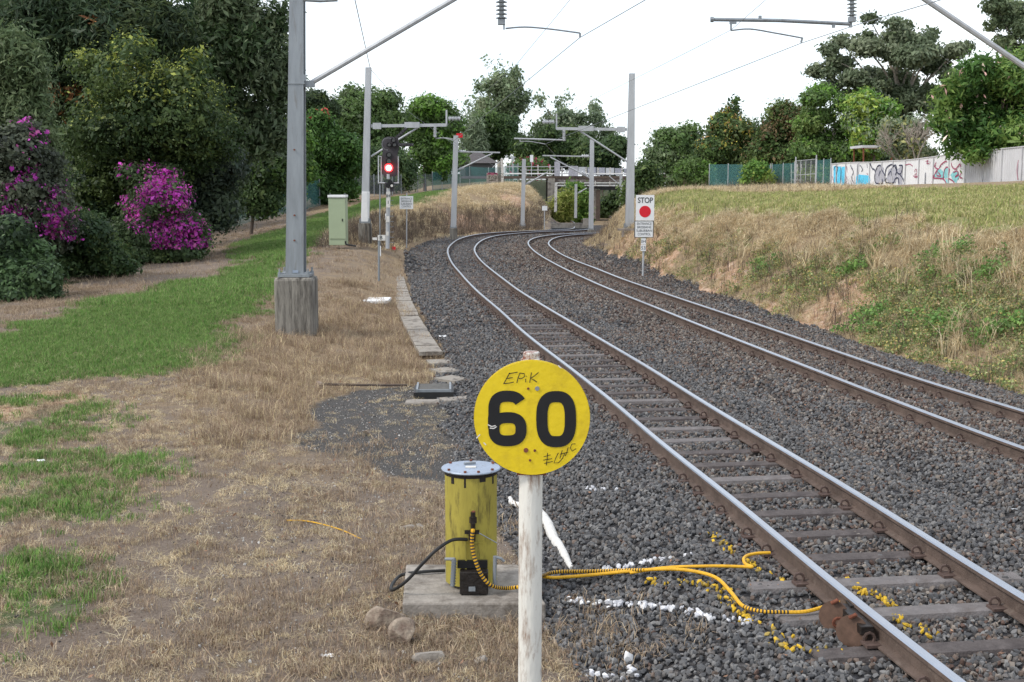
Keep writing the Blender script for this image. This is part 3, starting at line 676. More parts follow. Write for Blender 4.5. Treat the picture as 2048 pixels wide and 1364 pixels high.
# painted stones
def paint_line(pxs, n, wid, coll, nm, label, size=.05):
    pts = [RT(*a) for a in pxs]; c = catmull(pts, 12); P3 = []
    for _ in range(n):
        p = c[random.randrange(len(c))]; q = (p.x + random.gauss(0, wid), p.y + random.gauss(0, wid)); P3.append((q[0], q[1], h1(*q) + .035))
    m_ = len(P3); return scatter(nm, P3, np.random.uniform(0, 6, (m_, 3)), np.random.uniform(.5, 1.2, (m_, 1)) * size * np.ones((1, 3)), 3, coll, label)
wst = protos([stone_mesh(80 + i, c) for i, c in enumerate([(.6, .6, .62), (.7, .7, .7), (.5, .5, .52)])])
yst = protos([stone_mesh(90 + i, c) for i, c in enumerate([(.62, .40, .03), (.5, .32, .03), (.3, .22, .06)])])
def yaw(nm, lab, lines, coll, wid, size=.05):
    P3 = []
    for pxs, n in lines:
        c = catmull([RT(*a) for a in pxs], 12)
        for _ in range(n):
            p = c[random.randrange(len(c))]; q = (p.x + random.gauss(0, wid), p.y + random.gauss(0, wid * 1.6)); P3.append((q[0], q[1], h1(*q) + .03))
    m_ = len(P3); scatter(nm, P3, np.random.uniform(0, 6, (m_, 3)), np.random.uniform(.5, 1.25, (m_, 1)) * size * np.ones((1, 3)), 3, coll, lab)
yaw('white_painted_stones', 'stones sprayed white in broken stripes across the ballast by the round sign', [([(1135, 1208), (1220, 1215), (1300, 1218), (1370, 1228), (1430, 1243), (1495, 1252)], 85), ([(1195, 1150), (1240, 1143), (1300, 1132)], 26), ([(1310, 1126), (1380, 1118)], 10), ([(1165, 985), (1240, 985)], 12), ([(1180, 1358), (1230, 1362), (1290, 1362)], 8), ([(1260, 1345), (1275, 1362)], 6)], wst, .018, .052)
yaw('yellow_painted_stones', 'stones sprayed yellow beside the hose and between the rails', [([(1300, 1172), (1400, 1176), (1440, 1190), (1470, 1225), (1500, 1250)], 75), ([(1425, 1072), (1450, 1098), (1465, 1110)], 22), ([(1700, 1170), (1730, 1190), (1770, 1208), (1785, 1240), (1810, 1258)], 60), ([(1845, 1258), (1850, 1275)], 10), ([(1540, 1270), (1560, 1295), (1610, 1308), (1680, 1302)], 26), ([(1500, 1132), (1560, 1168)], 16)], yst, .03, .045)

# ================================================================== grass and weeds
strawc = [(.66, .54, .33), (.56, .44, .26), (.74, .64, .43), (.44, .33, .20)]
brownc = [(.34, .25, .17), (.27, .19, .13), (.42, .33, .23)]
greenc = [(.11, .25, .045), (.15, .29, .06), (.09, .19, .04), (.20, .29, .08), (.26, .27, .12)]
ygreen = [(.33, .35, .12), (.38, .36, .15), (.21, .28, .08), (.50, .43, .23)]
weedc = [(.13, .18, .06), (.20, .23, .09), (.09, .13, .045), (.36, .30, .11), (.24, .25, .12), (.28, .20, .12)]
c_dry = protos([blades(26, .34, .10, strawc, .0035, .7, i, .6) for i in range(4)])
c_dryshort = protos([blades(14, .06, .08, brownc * 2 + [(.5, .4, .27)], .0022, .5, 20 + i, 1.0) for i in range(4)])
c_lay = protos([blades(40, .15, .28, strawc, .005, 1.3, 40 + i, 1.9) for i in range(4)])
c_mix = protos([blades(20, .3, .12, strawc[:2] + brownc * 2, .003, .8, 50 + i, .8) for i in range(4)])
c_green = protos([blades(22, .09, .08, greenc, .0035, .4, 60 + i, .5) for i in range(4)])
c_field = protos([blades(16, .07, .10, ygreen, .006, .4, 80 + i, .5) for i in range(4)])
c_weed = protos([leafy(46, .35, .2, weedc, .055, 100 + i) for i in range(5)])
c_leaf = protos([leafy(90, .4, .26, [(.10, .18, .05), (.14, .23, .06), (.08, .14, .04)], .06, 160 + i) for i in range(4)])
c_twig = protos([blades(9, .6, .10, [(.12, .09, .07), (.2, .15, .11), (.09, .07, .055)], .004, .3, 120 + i, .35) for i in range(3)])
def veg(name, x, y, coll, np_, smin, smax, label, tilt=.15, dz=0.0):
    if len(x) == 0: return
    z = hz(x, y) + dz; n = len(x); s = np.random.uniform(smin, smax, n)
    rot = np.stack([np.random.normal(0, tilt, n), np.random.normal(0, tilt, n), np.random.uniform(0, 2 * PI, n)], 1)
    scatter(name, np.stack([x, y, z], 1), rot, np.stack([s, s, s * np.random.uniform(.7, 1.2, n)], 1), np_, coll, label); print(name, n)
def cand(n, x0, x1, y0, y1, m=1.1):
    x, y = rnd_pts(n, x0, x1, y0, y1); k = inframe(x, y, m); x, y = x[k], y[k]; return x, y, masks(x, y, None)
def clump(x, y, sc_=1.3, off=0): return vnoise(x + off, y + off * .7, _noise[1][0], sc_)
def offbed(x, y, m=2.3):
    d1, _ = pdist(x, y, CL); d2, _ = pdist(x, y, CR); return np.minimum(d1, d2) > m
tall = [RT(*a) for a in ((430, 700), (545, 655), (700, 650), (800, 668), (850, 700), (870, 745), (820, 765), (700, 770), (630, 800), (600, 870), (470, 880), (430, 800), (400, 760))]
tall2 = [RT(*a) for a in ((700, 610), (780, 612), (800, 640), (770, 655), (690, 650))]
tall3 = [RT(*a) for a in ((705, 530), (755, 525), (765, 560), (700, 570))]
# tall pale straw on the left verge
x, y, m = cand(26000, -7, 1, 10, 34); s = np.maximum.reduce([sdist(t, x, y) for t in (tall, tall2, tall3)])
k = (s > -.35 + .8 * (clump(x, y, .6) - .5)) & (m['ballast'] < .5) & (m['gravel'] < .4); k &= np.random.rand(len(x)) < .55 * np.clip((clump(x, y, .5, 2) - .2) * 2.4, .1, 1)
veg('tall_dry_grass', x[k], y[k], c_mix, 4, .3, .95, 'tall pale straw growing round the foot of the near mast plinth')
# short dead grass everywhere on the left
x, y, m = cand(170000, -13, 2.5, 4.5, 34); ck = clump(x, y, .5)
k = (m['ballast'] < .35) & (m['gravel'] < .5) & (np.random.rand(len(x)) < np.clip((ck - .42) * 1.8, .08, .75)) & (m['green'] < .85)
veg('short_dead_grass', x[k][:70000], y[k][:70000], c_dryshort, 4, .4, 1.35, 'short brown dead grass on the dusty foreground')
x, y, m = cand(170000, -13, 0, 4.5, 30); k = (np.random.rand(len(x)) < m['green'] ** 1.3 * np.where(m['green'] > .6, .9, np.clip(clump(x, y, .45) * 2.2 - .55, .03, 1)))
veg('green_lawn_near', x[k], y[k], c_green, 4, .5, 1.3, 'green grass on the near part of the left verge')
x, y, m = cand(140000, -16, 0, 28, 110); k = (np.random.rand(len(x)) < m['green'])
veg('green_lawn_far', x[k][:50000], y[k][:50000], c_green, 4, 1.0, 1.9, 'mown green strip running up towards the bridge')
# bank right: fallen straw on the crest, weeds below
x, y, m = cand(120000, 2.5, 14, 12, 75); z = hz(x, y, False); d2, _ = pdist(x, y, CR); onb = (d2 > 2.15) & (z > -.42) & (x > np.interp(y, CR[:, 1], CR[:, 0])) & (m['field'] < .6)
up = sm(.7, 1.6, z + (clump(x, y, 1.5) - .5) * .8); k = onb & (np.random.rand(len(x)) < up * .75 * np.clip((clump(x, y, .9, 3) - .2) * 3.2, .12, 1) * (1 - .85 * clayf(x, y)))
veg('fallen_straw', x[k], y[k], c_lay, 4, .5, 1.05, 'bleached straw lying over the top of the right bank', .35)
w = m['weeds']; k = onb & (np.random.rand(len(x)) < (1 - up) * np.clip(.4 + .6 * w, 0, 1) * np.clip((clump(x, y, .8, 5) - .22) * 2.6, .08, 1) * .9 * (1 - .85 * clayf(x, y))) & (y < 45)
veg('bank_weeds', x[k], y[k], c_weed, 5, .35, 1.1, 'leafy green weeds covering the lower right bank', .3)
k = onb & (np.random.rand(len(x)) < (1 - up) * .26); 
veg('bank_dry_grass', x[k], y[k], c_dry, 4, .25, .7, 'thin dry grass among the weeds of the right bank', .35)
k = onb & (np.random.rand(len(x)) < (1 - up * .6) * .05)
veg('dead_stalks', x[k], y[k], c_twig, 3, .4, 1.1, 'dead brown stalks standing on the right bank', .2)
xs_, ys_ = [], []
for (a, b, r, n) in ((1690, 505, .35, 16), (1775, 520, .5, 22), (1640, 500, .3, 9), (1850, 540, .5, 14), (1500, 520, .4, 9), (1950, 690, .3, 8), (1400, 500, .3, 7), (2000, 560, .4, 12)):
    c = RT(a, b); xs_.append(np.random.normal(c.x, r, n)); ys_.append(np.random.normal(c.y, r * 1.6, n))
veg('bank_tussocks', np.concatenate(xs_), np.concatenate(ys_), c_dry, 4, 1.1, 2.0, 'taller straw tussocks standing out of the right bank', .3)
xs_, ys_ = [], []
for (a, b, r, n) in ((1900, 520, .3, 14), (1940, 560, .3, 12), (1720, 540, .25, 8), (2030, 640, .4, 14), (1860, 655, .3, 10), (1750, 640, .3, 9), (1540, 530, .25, 6)):
    c = RT(a, b); xs_.append(np.random.normal(c.x, r, n)); ys_.append(np.random.normal(c.y, r * 1.4, n))
veg('bank_leafy_clumps', np.concatenate(xs_), np.concatenate(ys_), c_leaf, 4, .9, 1.5, 'bigger green leafy clumps low on the right bank', .25)
# mown field right
x, y, m = cand(125000, 4, 34, 24, 105); k = (m['field'] > .35) & (np.random.rand(len(x)) < .75)
veg('mown_field_grass', x[k], y[k], c_field, 4, .8, 2.0, 'mown yellow green grass between the right bank and the fences')
# far left bank
x, y, m = cand(60000, -14, 9, 44, 112); z = hz(x, y, False); d1, _ = pdist(x, y, CL)
k = (d1 > 2.6) & (x < np.interp(y, CL[:, 1], CL[:, 0])) & (m['green'] < .5) & (x > np.interp(y, [44, 53, 62, 72, 84, 97, 112], [-6.5, -7.6, -8.0, -7.6, -6, -4, -3])) & (np.random.rand(len(x)) < np.clip(clump(x, y, 2.5) * 1.6 - .3, .1, 1) * .8 * (.25 + .75 * sm(.3, 1.1, z + (clump(x, y, 2, 3) - .5) * .8)) * (1 - .9 * clayf(x, y)))
veg('far_bank_straw', x[k], y[k], c_lay, 4, .7, 1.5, 'dry straw on the cutting slope below the bridge road', .3)
k2 = (x > -7) & (d1 > 2.6) & (z < 1.0) & (np.random.rand(len(x)) < .4) & (x < np.interp(y, CL[:, 1], CL[:, 0]) )
veg('far_bank_stalks', x[k2], y[k2], c_twig, 3, .7, 1.5, 'dead brown stalks low on the far left cutting slope', .25)
# sprinkled grass by the sign post and verge clumps
xs_, ys_ = [], []
for (a, b, r, n) in ((1180, 1290, .35, 110), (640, 1290, .6, 220), (960, 1290, .3, 90), (820, 1050, .4, 120), (1010, 1240, .3, 60), (730, 900, .6, 120), (1050, 1060, .15, 40)):
    c = RT(a, b); xs_.append(np.random.normal(c.x, r, n)); ys_.append(np.random.normal(c.y, r, n))
x = np.concatenate(xs_); y = np.concatenate(ys_); k = y > 4.3
veg('foreground_straw', x[k], y[k], c_dryshort, 4, .7, 1.7, 'loose tufts of brown straw around the tank and sign', .3)
x, y, m = cand(90000, -26, .5, 22, 110); k = (m['green'] < .5) & ((x < -3.5) | (y < 60)) & (m['ballast'] < .3) & (y > 24) & (np.random.rand(len(x)) < np.clip(clump(x, y, 1.2) * 1.5 - .2, .15, 1) * .6)
veg('verge_straw', x[k], y[k], c_dryshort, 4, .8, 2.4, 'short dry grass along the edge of the left hedge and around the signal', .3)
x, y, m = cand(16000, -10, 1.8, 4.5, 22); k = (m['ballast'] < .6) & (np.random.rand(len(x)) < (.2 + .9 * clump(x, y, .7, 4)) * (1 - .7 * (m['gravel'] > .4)))
veg('straw_bits', x[k], y[k], c_lay, 4, .12, .38, 'broken straw and twig bits scattered flat over the dirt', .3)
# grit
x, y, m = cand(110000, -9, 1.6, 4.6, 22); k = (m['ballast'] < .5) & (np.random.rand(len(x)) < np.clip(.2 + .8 * m['gravel'] + (clump(x, y, .9, 9) - .5) * .9 + .35 * (x > -2.5), 0, 1) * .7)
gpr = protos([stone_mesh(140 + i, c) for i, c in enumerate([(.3, .27, .24), (.2, .17, .14), (.07, .065, .06), (.42, .4, .37), (.16, .12, .1)])])
n = k.sum(); sg = np.random.uniform(.005, .022, n) * np.where(np.random.rand(n) < .05, 1.8, 1)
scatter('loose_grit', np.stack([x[k], y[k], hz(x[k], y[k]) + .003], 1), np.random.uniform(0, 6, (n, 3)), sg[:, None] * np.ones((1, 3)), 5, gpr, 'small pale stones and grit scattered over the foreground dirt')
# leaf litter
lpm = protos([fastmesh('leaf_litter', *(lambda r: (leafcards(np.zeros((1, 3)), r, .06, [(.16, .09, .05), (.3, .2, .12)], .4)))(np.random.RandomState(i))[:2], M['leaf'], np.tile([[.14 + .05 * i, .08 + .03 * i, .05 + .02 * i]], (4, 1))) for i in range(4)])
x, y, m = cand(5000, -10, 10, 4.6, 26); k = np.random.rand(len(x)) < .5; n = k.sum()
scatter('leaf_litter', np.stack([x[k], y[k], hz(x[k], y[k]) + .035], 1), np.stack([np.random.normal(0, .4, n), np.random.normal(0, .4, n), np.random.uniform(0, 6, n)], 1), np.random.uniform(.4, 1.2, (n, 1)) * np.ones((1, 3)), 4, lpm, 'fallen brown leaves and bark scraps on the ground')
# ================================================================== masts
def S(px, d): return px * d / F
def ibeam(mb, a, b, w0, w1, yaw=0.0, mi=0):
    """tapered H section from a to b"""
    a = Vector(a); b = Vector(b); R = Matrix.Rotation(yaw, 3, 'Z'); t = .12
    def quadbox(fx0, fx1, fy0, fy1):
        pts = []
        for p, w in ((a, w0), (b, w1)):
            for fx, fy in ((fx0, fy0), (fx1, fy0), (fx1, fy1), (fx0, fy1)): pts.append(p + R @ Vector((fx * w, fy * w, 0)))
        n = mb.addv(pts)
        for q in ((0, 3, 2, 1), (4, 5, 6, 7), (0, 1, 5, 4), (1, 2, 6, 5), (2, 3, 7, 6), (3, 0, 4, 7)): mb.face([n + i for i in q], mi)
    quadbox(-.5, .5, -.5, -.5 + t); quadbox(-.5, .5, .5 - t, .5); quadbox(-.09, .09, -.5 + t, .5 - t)
def insulator(org, parent, a, b, r, n, mat_, rc=.4):
    a = Vector(a); b = Vector(b); L = (b - a).length; pr = [(r * rc, 0)]
    for i in range(n):
        z = L * (i + .15) / n; h = L / n
        pr += [(r * rc, z), (r, z + h * .35), (r * .96, z + h * .45), (r * rc, z + h * .6)]
    pr.append((r * rc, L))
    return MB(org).lathe(a, pr, 14, b - a).build('insulator', mat_, parent, smooth=True)
def mast(bx, top, ybase, d, w0, w1, label, plinth=None, group='overhead line masts', matk='galv', extra=None, base=True):
    """bx,ybase: foot pixel; top: (px,py); plinth: (top y px, bottom y px, width px)"""
    foot = P(bx, ybase, d); tp = P(top[0], top[1], d); org = Vector((foot.x, foot.y, foot.z))
    if plinth: org.z = P(bx, plinth[1], d).z
    e = empty('overhead_line_mast', org, label, 'mast', group)
    m = MB(org); ibeam(m, foot, tp, w0, w1); m.build('pole', M[matk], e)
    if plinth:
        pt = P(bx, plinth[0], d).z; pb = P(bx, plinth[1], d).z; w = S(plinth[2], d)
        c = MB(org); c.box((foot.x, d, (pt + pb) / 2 - .15), (w * .98, w * .98, pt - pb + .3)); c.build('plinth', M['conc_stained'], e, bevel=w * .08)
        if base:
            bp = MB(org); bp.box((foot.x, d, pt + .035), (w * .8, w * .8, .05)); bp.box((foot.x, d, pt + .075), (w * .66, w * .5, .03)); bp.build('base_plate', M['galv'], e)
            for sx in (-1, 1):
                for sy in (-1, 1):
                    q = MB(org); q.tube([(foot.x + sx * w * .36, d + sy * w * .34, pt), (foot.x + sx * w * .36, d + sy * w * .34, pt + .17)], .018, 6)
                    q.tube([(foot.x + sx * w * .36, d + sy * w * .34, pt + .06), (foot.x + sx * w * .36, d + sy * w * .34, pt + .10)], .034, 6); q.build('bolt', M['galv'], e)
    return e, org
def strut(e, org, a, b, r, name='strut', mk='galv_light', seg=8):
    return MB(org).tube([a, b], r, seg).build(name, M[mk], e)
# --- near left mast
d = 24.7
e, o = mast(592, (596.5, -330), 548, d, S(36, d), S(22, d), 'broad grey steel mast on a tall stained concrete plinth, nearest the camera on the left', (553, 664, 78))
b = MB(o); b.box(tuple(P(595, 168, d)), (S(33, d), S(33, d), .02)); b.build('joint_band', M['galv'], e)
b = MB(o); b.box(P(618, 168, d), (.22, .1, .12)); b.box(P(607, 160, d), (.06, .3, .2)); b.build('strut_bracket', M['galv'], e)
strut(e, o, P(622, 166, d), P(905, 0, d), S(5, d)); strut(e, o, P(905, 0, d), P(985, -47, d), S(5, d))
cb = MB(o); cb.bar(P(605, -55, d), P(1050, -45, d), .10, .12); cb.build('cantilever_arm', M['galv'], e)
board_ = MB(o).box(P(591, 543, d - .2), (.11, .01, .05)).build('number_tag', M['lid'], e)
for tz in (480, 430, 300): MB(o).tube([P(592, tz, d) + Vector((0, -.17, 0)), P(592, tz, d) + Vector((0, -.2, 0))], .018, 6).build('bolt', M['rust'], e)
a1 = MB(o); a1.tube([P(606, 0, d - .2), P(640, 2, d - .2), P(675, 0, d - .2)], .03, 6); a1.build('bracket', M['galv'], e)
insulator(o, e, P(1003, -48, d), P(1003, 40, d), S(11.5, d), 11, M['insul_dark'])
q = MB(o); q.box(P(1003, 44, d), (.14, .14, .1)); q.box(P(1008, 54, d), (.03, .03, .1)); q.build('insulator_cap', M['galv'], e)
reg = catmull([P(1011, 57, d), P(1050, 54, d), P(1100, 58, d), P(1160, 66, d)], 4); q = MB(o); q.tube(reg, .017, 6); q.tube([P(1160, 66, d), P(1160, 75, d)], .02, 6); q.build('registration_arm', M['galv'], e)
# --- right off-frame mast carrying the tube seen top right
d = 26
e, o = mast(2165, (2168, -300), 470, d, .3, .22, 'mast beyond the right edge whose sloping strut and tube reach into the top right sky', (472, 500, 70))
strut(e, o, P(2165, 212, d), P(1852, 0, d), S(5.5, d)); strut(e, o, P(1852, 0, d), P(1790, -42, d), S(5.5, d))
cb = MB(o); cb.bar(P(2165, -60, d), P(1660, -48, d), .10, .12); cb.build('cantilever_arm', M['galv'], e)
insulator(o, e, P(1704, -48, d), P(1704, 34, d), S(10, d), 11, M['insul_dark'])
q = MB(o); q.box(P(1704, 39, d), (.14, .14, .1)); q.box(P(1701, 50, d), (.06, .05, .1)); q.build('insulator_cap', M['galv'], e)
q = MB(o); q.tube([P(1423, 39, d), P(1560, 41, d), P(1700, 48, d)], S(3.6, d), 8); q.tube([P(1421, 39, d), P(1427, 39, d)], .055, 8); q.build('registration_tube', M['galv'], e)
q = MB(o); q.tube(catmull([P(1462, 61, d), P(1500, 58, d), P(1550, 66, d), P(1605, 76, d)], 4), .017, 6); q.tube([P(1462, 42, d), P(1462, 61, d)], .02, 6); q.tube([P(1605, 75, d), P(1602, 85, d)], .022, 6); q.box(P(1466, 45, d), (.14, .04, .06)); q.box(P(1667, 51, d), (.06, .05, .09)); q.box(P(1520, 36, d), (.06, .05, .09)); q.build('registration_arm', M['galv'], e)
# --- mast A
d = 45.5
e, o = mast(730, (737, 135), 447, d, S(15, d), S(11, d), 'tall pale mast with a white foot standing left of the red signal', (446, 486, 25), matk='galv_light')
wp = MB(o); ibeam(wp, P(730.3, 446, d) + Vector((0, -.01, 0)), P(732, 383, d) + Vector((0, -.01, 0)), S(15.4, d), S(14.6, d)); wp.box(P(731, 415, d) + Vector((0, -S(8.4, d), 0)), (S(10, d), .02, S(62, d))); wp.build('white_foot', M['white'], e)  # lower mast sleeved in white
def cantil(e, o, d, mx, ya, x1, xi, sgn, yst, mk='galv_light'):
    q = MB(o); q.bar(P(mx + sgn * 8, ya + 2, d), P(x1, ya, d), .09, .11); q.bar(P(mx + sgn * 75, ya, d), P(mx + sgn * 105, ya, d), .16, .2); q.bar(P(mx + sgn * 12, ya + 2, d), P(mx + sgn * 28, ya + 2, d), .16, .22); q.build('cantilever_arm', M[mk], e)
    q = MB(o); q.bar(P(x1, ya + 2, d), P(x1, ya - 30, d), .06, .06); q.build('upright', M[mk], e)
    insulator(o, e, P(x1 + sgn * 4, ya - 13, d), P(x1 + sgn * 28, ya - 13, d), S(5, d), 8, M['insul'])
    insulator(o, e, P(xi, ya + 3, d), P(xi, ya + 25, d), S(4.2, d), 8, M['insul'])
    strut(e, o, P(mx + sgn * 8, yst, d), P(mx + sgn * 102, ya + 5, d), .035)
cantil(e, o, d, 734, 250, 893, 870, 1, 313)
q = MB(o); q.tube(catmull([P(871, 277, d), P(888, 276, d), P(906, 281, d)], 4), .015, 5); q.build('registration_arm', M['galv_light'], e)
# --- mast B
d = 50
e, o = mast(1259, (1264, 147), 454, d, S(17, d), S(11, d), 'tall pale mast set in the right bank behind the STOP sign', (455, 476, 27), matk='galv_light')
cantil(e, o, d, 1262, 257, 1113, 1128, -1, 323)
q = MB(o); q.tube([P(1028, 277, d), P(1125, 280, d)], .035, 6); q.build('registration_tube', M['galv_light'], e)
q = MB(o); q.tube(catmull([P(1040, 283, d), P(1060, 283, d), P(1090, 288, d)], 4), .015, 5); q.tube([P(1040, 278, d), P(1040, 283, d)], .02, 5); q.build('registration_arm', M['galv_light'], e)
q = MB(o); q.bar(P(1235, 459, d - 1.2), P(1270, 459, d - 1.2), .12, .08); q.bar(P(1246, 462, d - 1.2), P(1246, 474, d - 1.2), .1, .1); q.build('retaining_rail', M['conc_pale'], e)
# --- mast C
d = 66
e, o = mast(907, (912, 271), 456, d, S(11, d), S(9.5, d), 'mast with a red cap on top at the outside of the curve', (456, 472, 15), matk='galv_light')
q = MB(o); q.bar(P(915, 303, d), P(1000, 305, d), .07, .07); q.build('cantilever_arm', M['galv_light'], e)
insulator(o, e, P(918, 302, d), P(932, 303, d), .09, 4, M['insul']); strut(e, o, P(911, 342, d), P(985, 307, d), .04)
insulator(o, e, P(918, 339, d), P(927, 335, d), .08, 4, M['insul'])
q = MB(o); q.box(P(919, 271, d), (.32, .2, .22)); q.build('red_cap', M['redpaint'], e)
q = MB(o); q.tube(catmull([P(875, 277, d), P(893, 276, d), P(910, 279, d)], 4), .02, 5); q.build('feeder_arm', M['galv_light'], e)
# --- mast D
d = 72
e, o = mast(1182, (1184, 279), 459, d, S(9.5, d), S(8, d), 'thin mast on the inside of the curve in front of the bridge pier', (459, 467, 13), matk='galv_light')
q = MB(o); q.bar(P(1085, 311, d), P(1182, 313, d), .07, .07); q.build('cantilever_arm', M['galv_light'], e)
insulator(o, e, P(1163, 312, d), P(1178, 312, d), .1, 4, M['insul']); strut(e, o, P(1180, 356, d), P(1100, 314, d), .04); insulator(o, e, P(1163, 343, d), P(1174, 350, d), .08, 4, M['insul'])
# --- mast E
d = 79
e, o = mast(1045, (1048, 318), 452, d, S(8, d), S(7.5, d), 'mast on a yellow tinged footing against the straw covered far bank', (452, 460, 14), matk='galv_light')
strut(e, o, P(1049, 370, d), P(1096, 344, d), .04); insulator(o, e, P(1052, 368, d), P(1061, 363, d), .09, 4, M['insul'])
# --- small ones further on
for bx, tx, ty, yb, dd, lab in ((1151, 1152, 368, 436, 104, 'short mast half hidden by green bushes just before the bridge'), (1241, 1242, 350, 412, 108, 'short mast in front of the right end of the bridge'), (1111, 1112, 366, 424, 100, 'rust streaked post below the left abutment of the bridge')):
    e, o = mast(bx, (tx, ty), yb, dd, S(5.5, dd), S(5, dd), lab, None, matk='galv_light' if bx != 1111 else 'whitetimber')
    if bx != 1111:
        strut(e, o, P(tx, 388 if bx < 1200 else 372, dd), P(tx + (22 if bx < 1200 else -24), 376 if bx < 1200 else 352, dd), .04); insulator(o, e, P(tx + 5, 386 if bx < 1200 else 370, dd), P(tx + 12, 382 if bx < 1200 else 366, dd), .09, 3, M['insul'])
e, o = mast(1005, (1004, 317), 373, 112, S(5.5, 112), S(5, 112), 'rust streaked post beside the graffitied concrete block', None, matk='whitetimber')
strut(e, o, P(1004, 320, 112), P(985, 335, 112), .03)

# ================================================================== wires
def wire(pts, label, r=.008, sag=.0):
    pts = [Vector(p) for p in pts]; out = []
    for i in range(len(pts) - 1):
        for k in range(12):
            t = k / 12; p = pts[i].lerp(pts[i + 1], t); p.z -= sag * 4 * t * (1 - t); out.append(p)
    out.append(pts[-1]); m = MB(out[0]); m.tube(out, r, 5); w = m.build('overhead_wire', M['galv'], None); tag(w, label, 'wire', 'overhead wires'); return w
c0 = P(1160, 75, 24.7); dirv = P(1290, 0, 18.5) - c0
wire([P(1290, 0, 19.0) + (P(1290, 0, 19.0) - c0) * 2.2, P(1290, 0, 19.0), c0, P(906, 283, 45.5), P(985, 330, 66), P(1060, 352, 79), P(1150, 380, 104)], 'contact wire dropping from the upper sky to the arm left of the red signal', .007)
wire([P(1160, -25, 22), P(1105, 42, 26), P(1030, 132, 32), P(893, 252, 45.5)], 'fine messenger wire above the left contact wire', .005)
rr = P(1603, 86, 26); wire([P(1880, 0, 19) + (P(1880, 0, 19) - rr) * 1.5, P(1880, 0, 19), P(1712, 50, 22.6), rr, P(1448, 147, 29.5), P(1090, 288, 50), P(1125, 325, 72), P(1200, 350, 104)], 'contact wire sweeping up to the top right corner of the sky', .008)
wire([P(1600, -60, 21), P(1462, 60, 26), P(1300, 142, 33), P(1113, 235, 50)], 'fine messenger wire falling leftwards from the tube at upper right', .005)
wire([P(596, -330, 24.7), P(710, 0, 33), P(740, 135, 45.5)], 'earth wire reaching down to the top of the tall pale mast with the white foot', .012)
wire([P(740, 137, 45.5), P(815, 222, 52), P(912, 292, 66)], 'thin line running from the tall pale mast to the red capped mast', .008)

# ================================================================== round speed sign
d = 4.85; sc = d / F
dc = P(1064, 836, d); foot = P(1058, 1700, d); zg = h1(dc.x, d)
e = empty('speed_sign', (dc.x, d, zg), 'round yellow speed board reading 60 on a chipped white post in the foreground', 'sign')
o = e.location.copy()
axz = Vector((-.012, 0, 1)).normalized(); axx = Vector((1, 0, .012)).normalized(); ny = Vector((0, -1, 0))
pb = Vector((dc.x - .0 + S(1, d) - .012, d + .056, zg - .3)); pt = P(1063, 716, d) + Vector((0, .056, .01))
MB(o).tube([pb, pt - Vector((0, 0, .05))], S(24.5, d), 24).build('post', M['whitepost'], e, smooth=True)
MB(o).lathe(pt + Vector((0, 0, -.02)), [(S(21, d), -.03), (S(21, d), .0), (S(17, d), .002), (S(17, d), .024), (S(15, d), .028)], 20).build('post_cap', M['rustwhite'], e)
MB(o).disc(dc, ny, S(117.5, d), .006, 72).build('disc', M['yellow'], e)
MB(o).lathe(dc + Vector((0, .012, 0)), [(S(118.5, d), -.004), (S(118.5, d), .004), (S(114, d), .004)], 72, (0, -1, 0)).build('rim', M['yellow'], e)
def sgn2d(px, py): return ((px - 1064) * sc, -(py - 836) * sc)
fo = dc + Vector((0, -.0045, 0))
def arcpts(cx, cy, rx, ry, a0, a1, n=14, pw=1.0):
    out = []
    for k in range(n + 1):
        a = math.radians(a0 + (a1 - a0) * k / n); c, s_ = math.cos(a), math.sin(a)
        out.append((cx + rx * math.copysign(abs(c) ** pw, c), cy - ry * math.copysign(abs(s_) ** pw, s_)))
    return out
# numeral 0: rounded ring, numeral 6
zero = [sgn2d(*p) for p in arcpts(1113, 838.5, 29, 46.5, 0, 360, 56, .72)][:-1]
m0 = MB(o); m0.ribbon(zero, S(23, d), axx, axz, ny, fo, .001, closed=True); m0.build('numeral', M['blackpaint'], e)
six = arcpts(1014, 816, 29, 26, 28, 90, 7, .8) + arcpts(1014, 820, 27, 30, 98, 180, 9, .72) + [(987, 828), (986, 836)]
six += [(986, 846), (986, 856)]
bowl = arcpts(1014, 858, 27.5, 24, 0, 360, 40, .75)[:-1]
m6 = MB(o); m6.ribbon([sgn2d(*p) for p in six], S(23, d), axx, axz, ny, fo, .001); m6.ribbon([sgn2d(*p) for p in bowl], S(22.5, d), axx, axz, ny, fo, .0014, closed=True); m6.build('numeral', M['blackpaint'], e)
def scrawl(name, strokes, w, lift=.0012):
    mm = MB(o)
    for st in strokes: mm.ribbon([sgn2d(*p) for p in st], w, axx, axz, ny, fo, lift)
    return mm.build(name, M['ink'], e)
scrawl('marker_scrawl', [[(1007, 765), (1014, 753), (1020, 742)], [(1018, 744), (1030, 742), (1036, 741)], [(1013, 754), (1026, 752)], [(1008, 764), (1020, 763), (1028, 761)],
    [(1034, 763), (1037, 752), (1041, 742)], [(1040, 743), (1049, 744), (1050, 750), (1044, 754), (1038, 754)], [(1052, 762), (1052, 755)], [(1053, 750), (1054, 749)],
    [(1060, 763), (1062, 752), (1064, 742)], [(1078, 742), (1070, 749), (1062, 754), (1068, 757), (1075, 762)]], S(1.7, d))
scrawl('marker_scrawl', [[(1095, 908), (1094, 922), (1092, 934)], [(1087, 916), (1101, 912)], [(1086, 923), (1104, 920)], [(1088, 930), (1105, 926)],
    [(1117, 908), (1111, 920), (1108, 929), (1117, 929), (1126, 919), (1130, 909)], [(1125, 903), (1122, 913), (1120, 920)], [(1137, 897), (1134, 908), (1131, 915)], [(1121, 911), (1137, 907)], [(1152, 890), (1145, 890), (1141, 898), (1145, 905), (1153, 900)]], S(1.5, d))
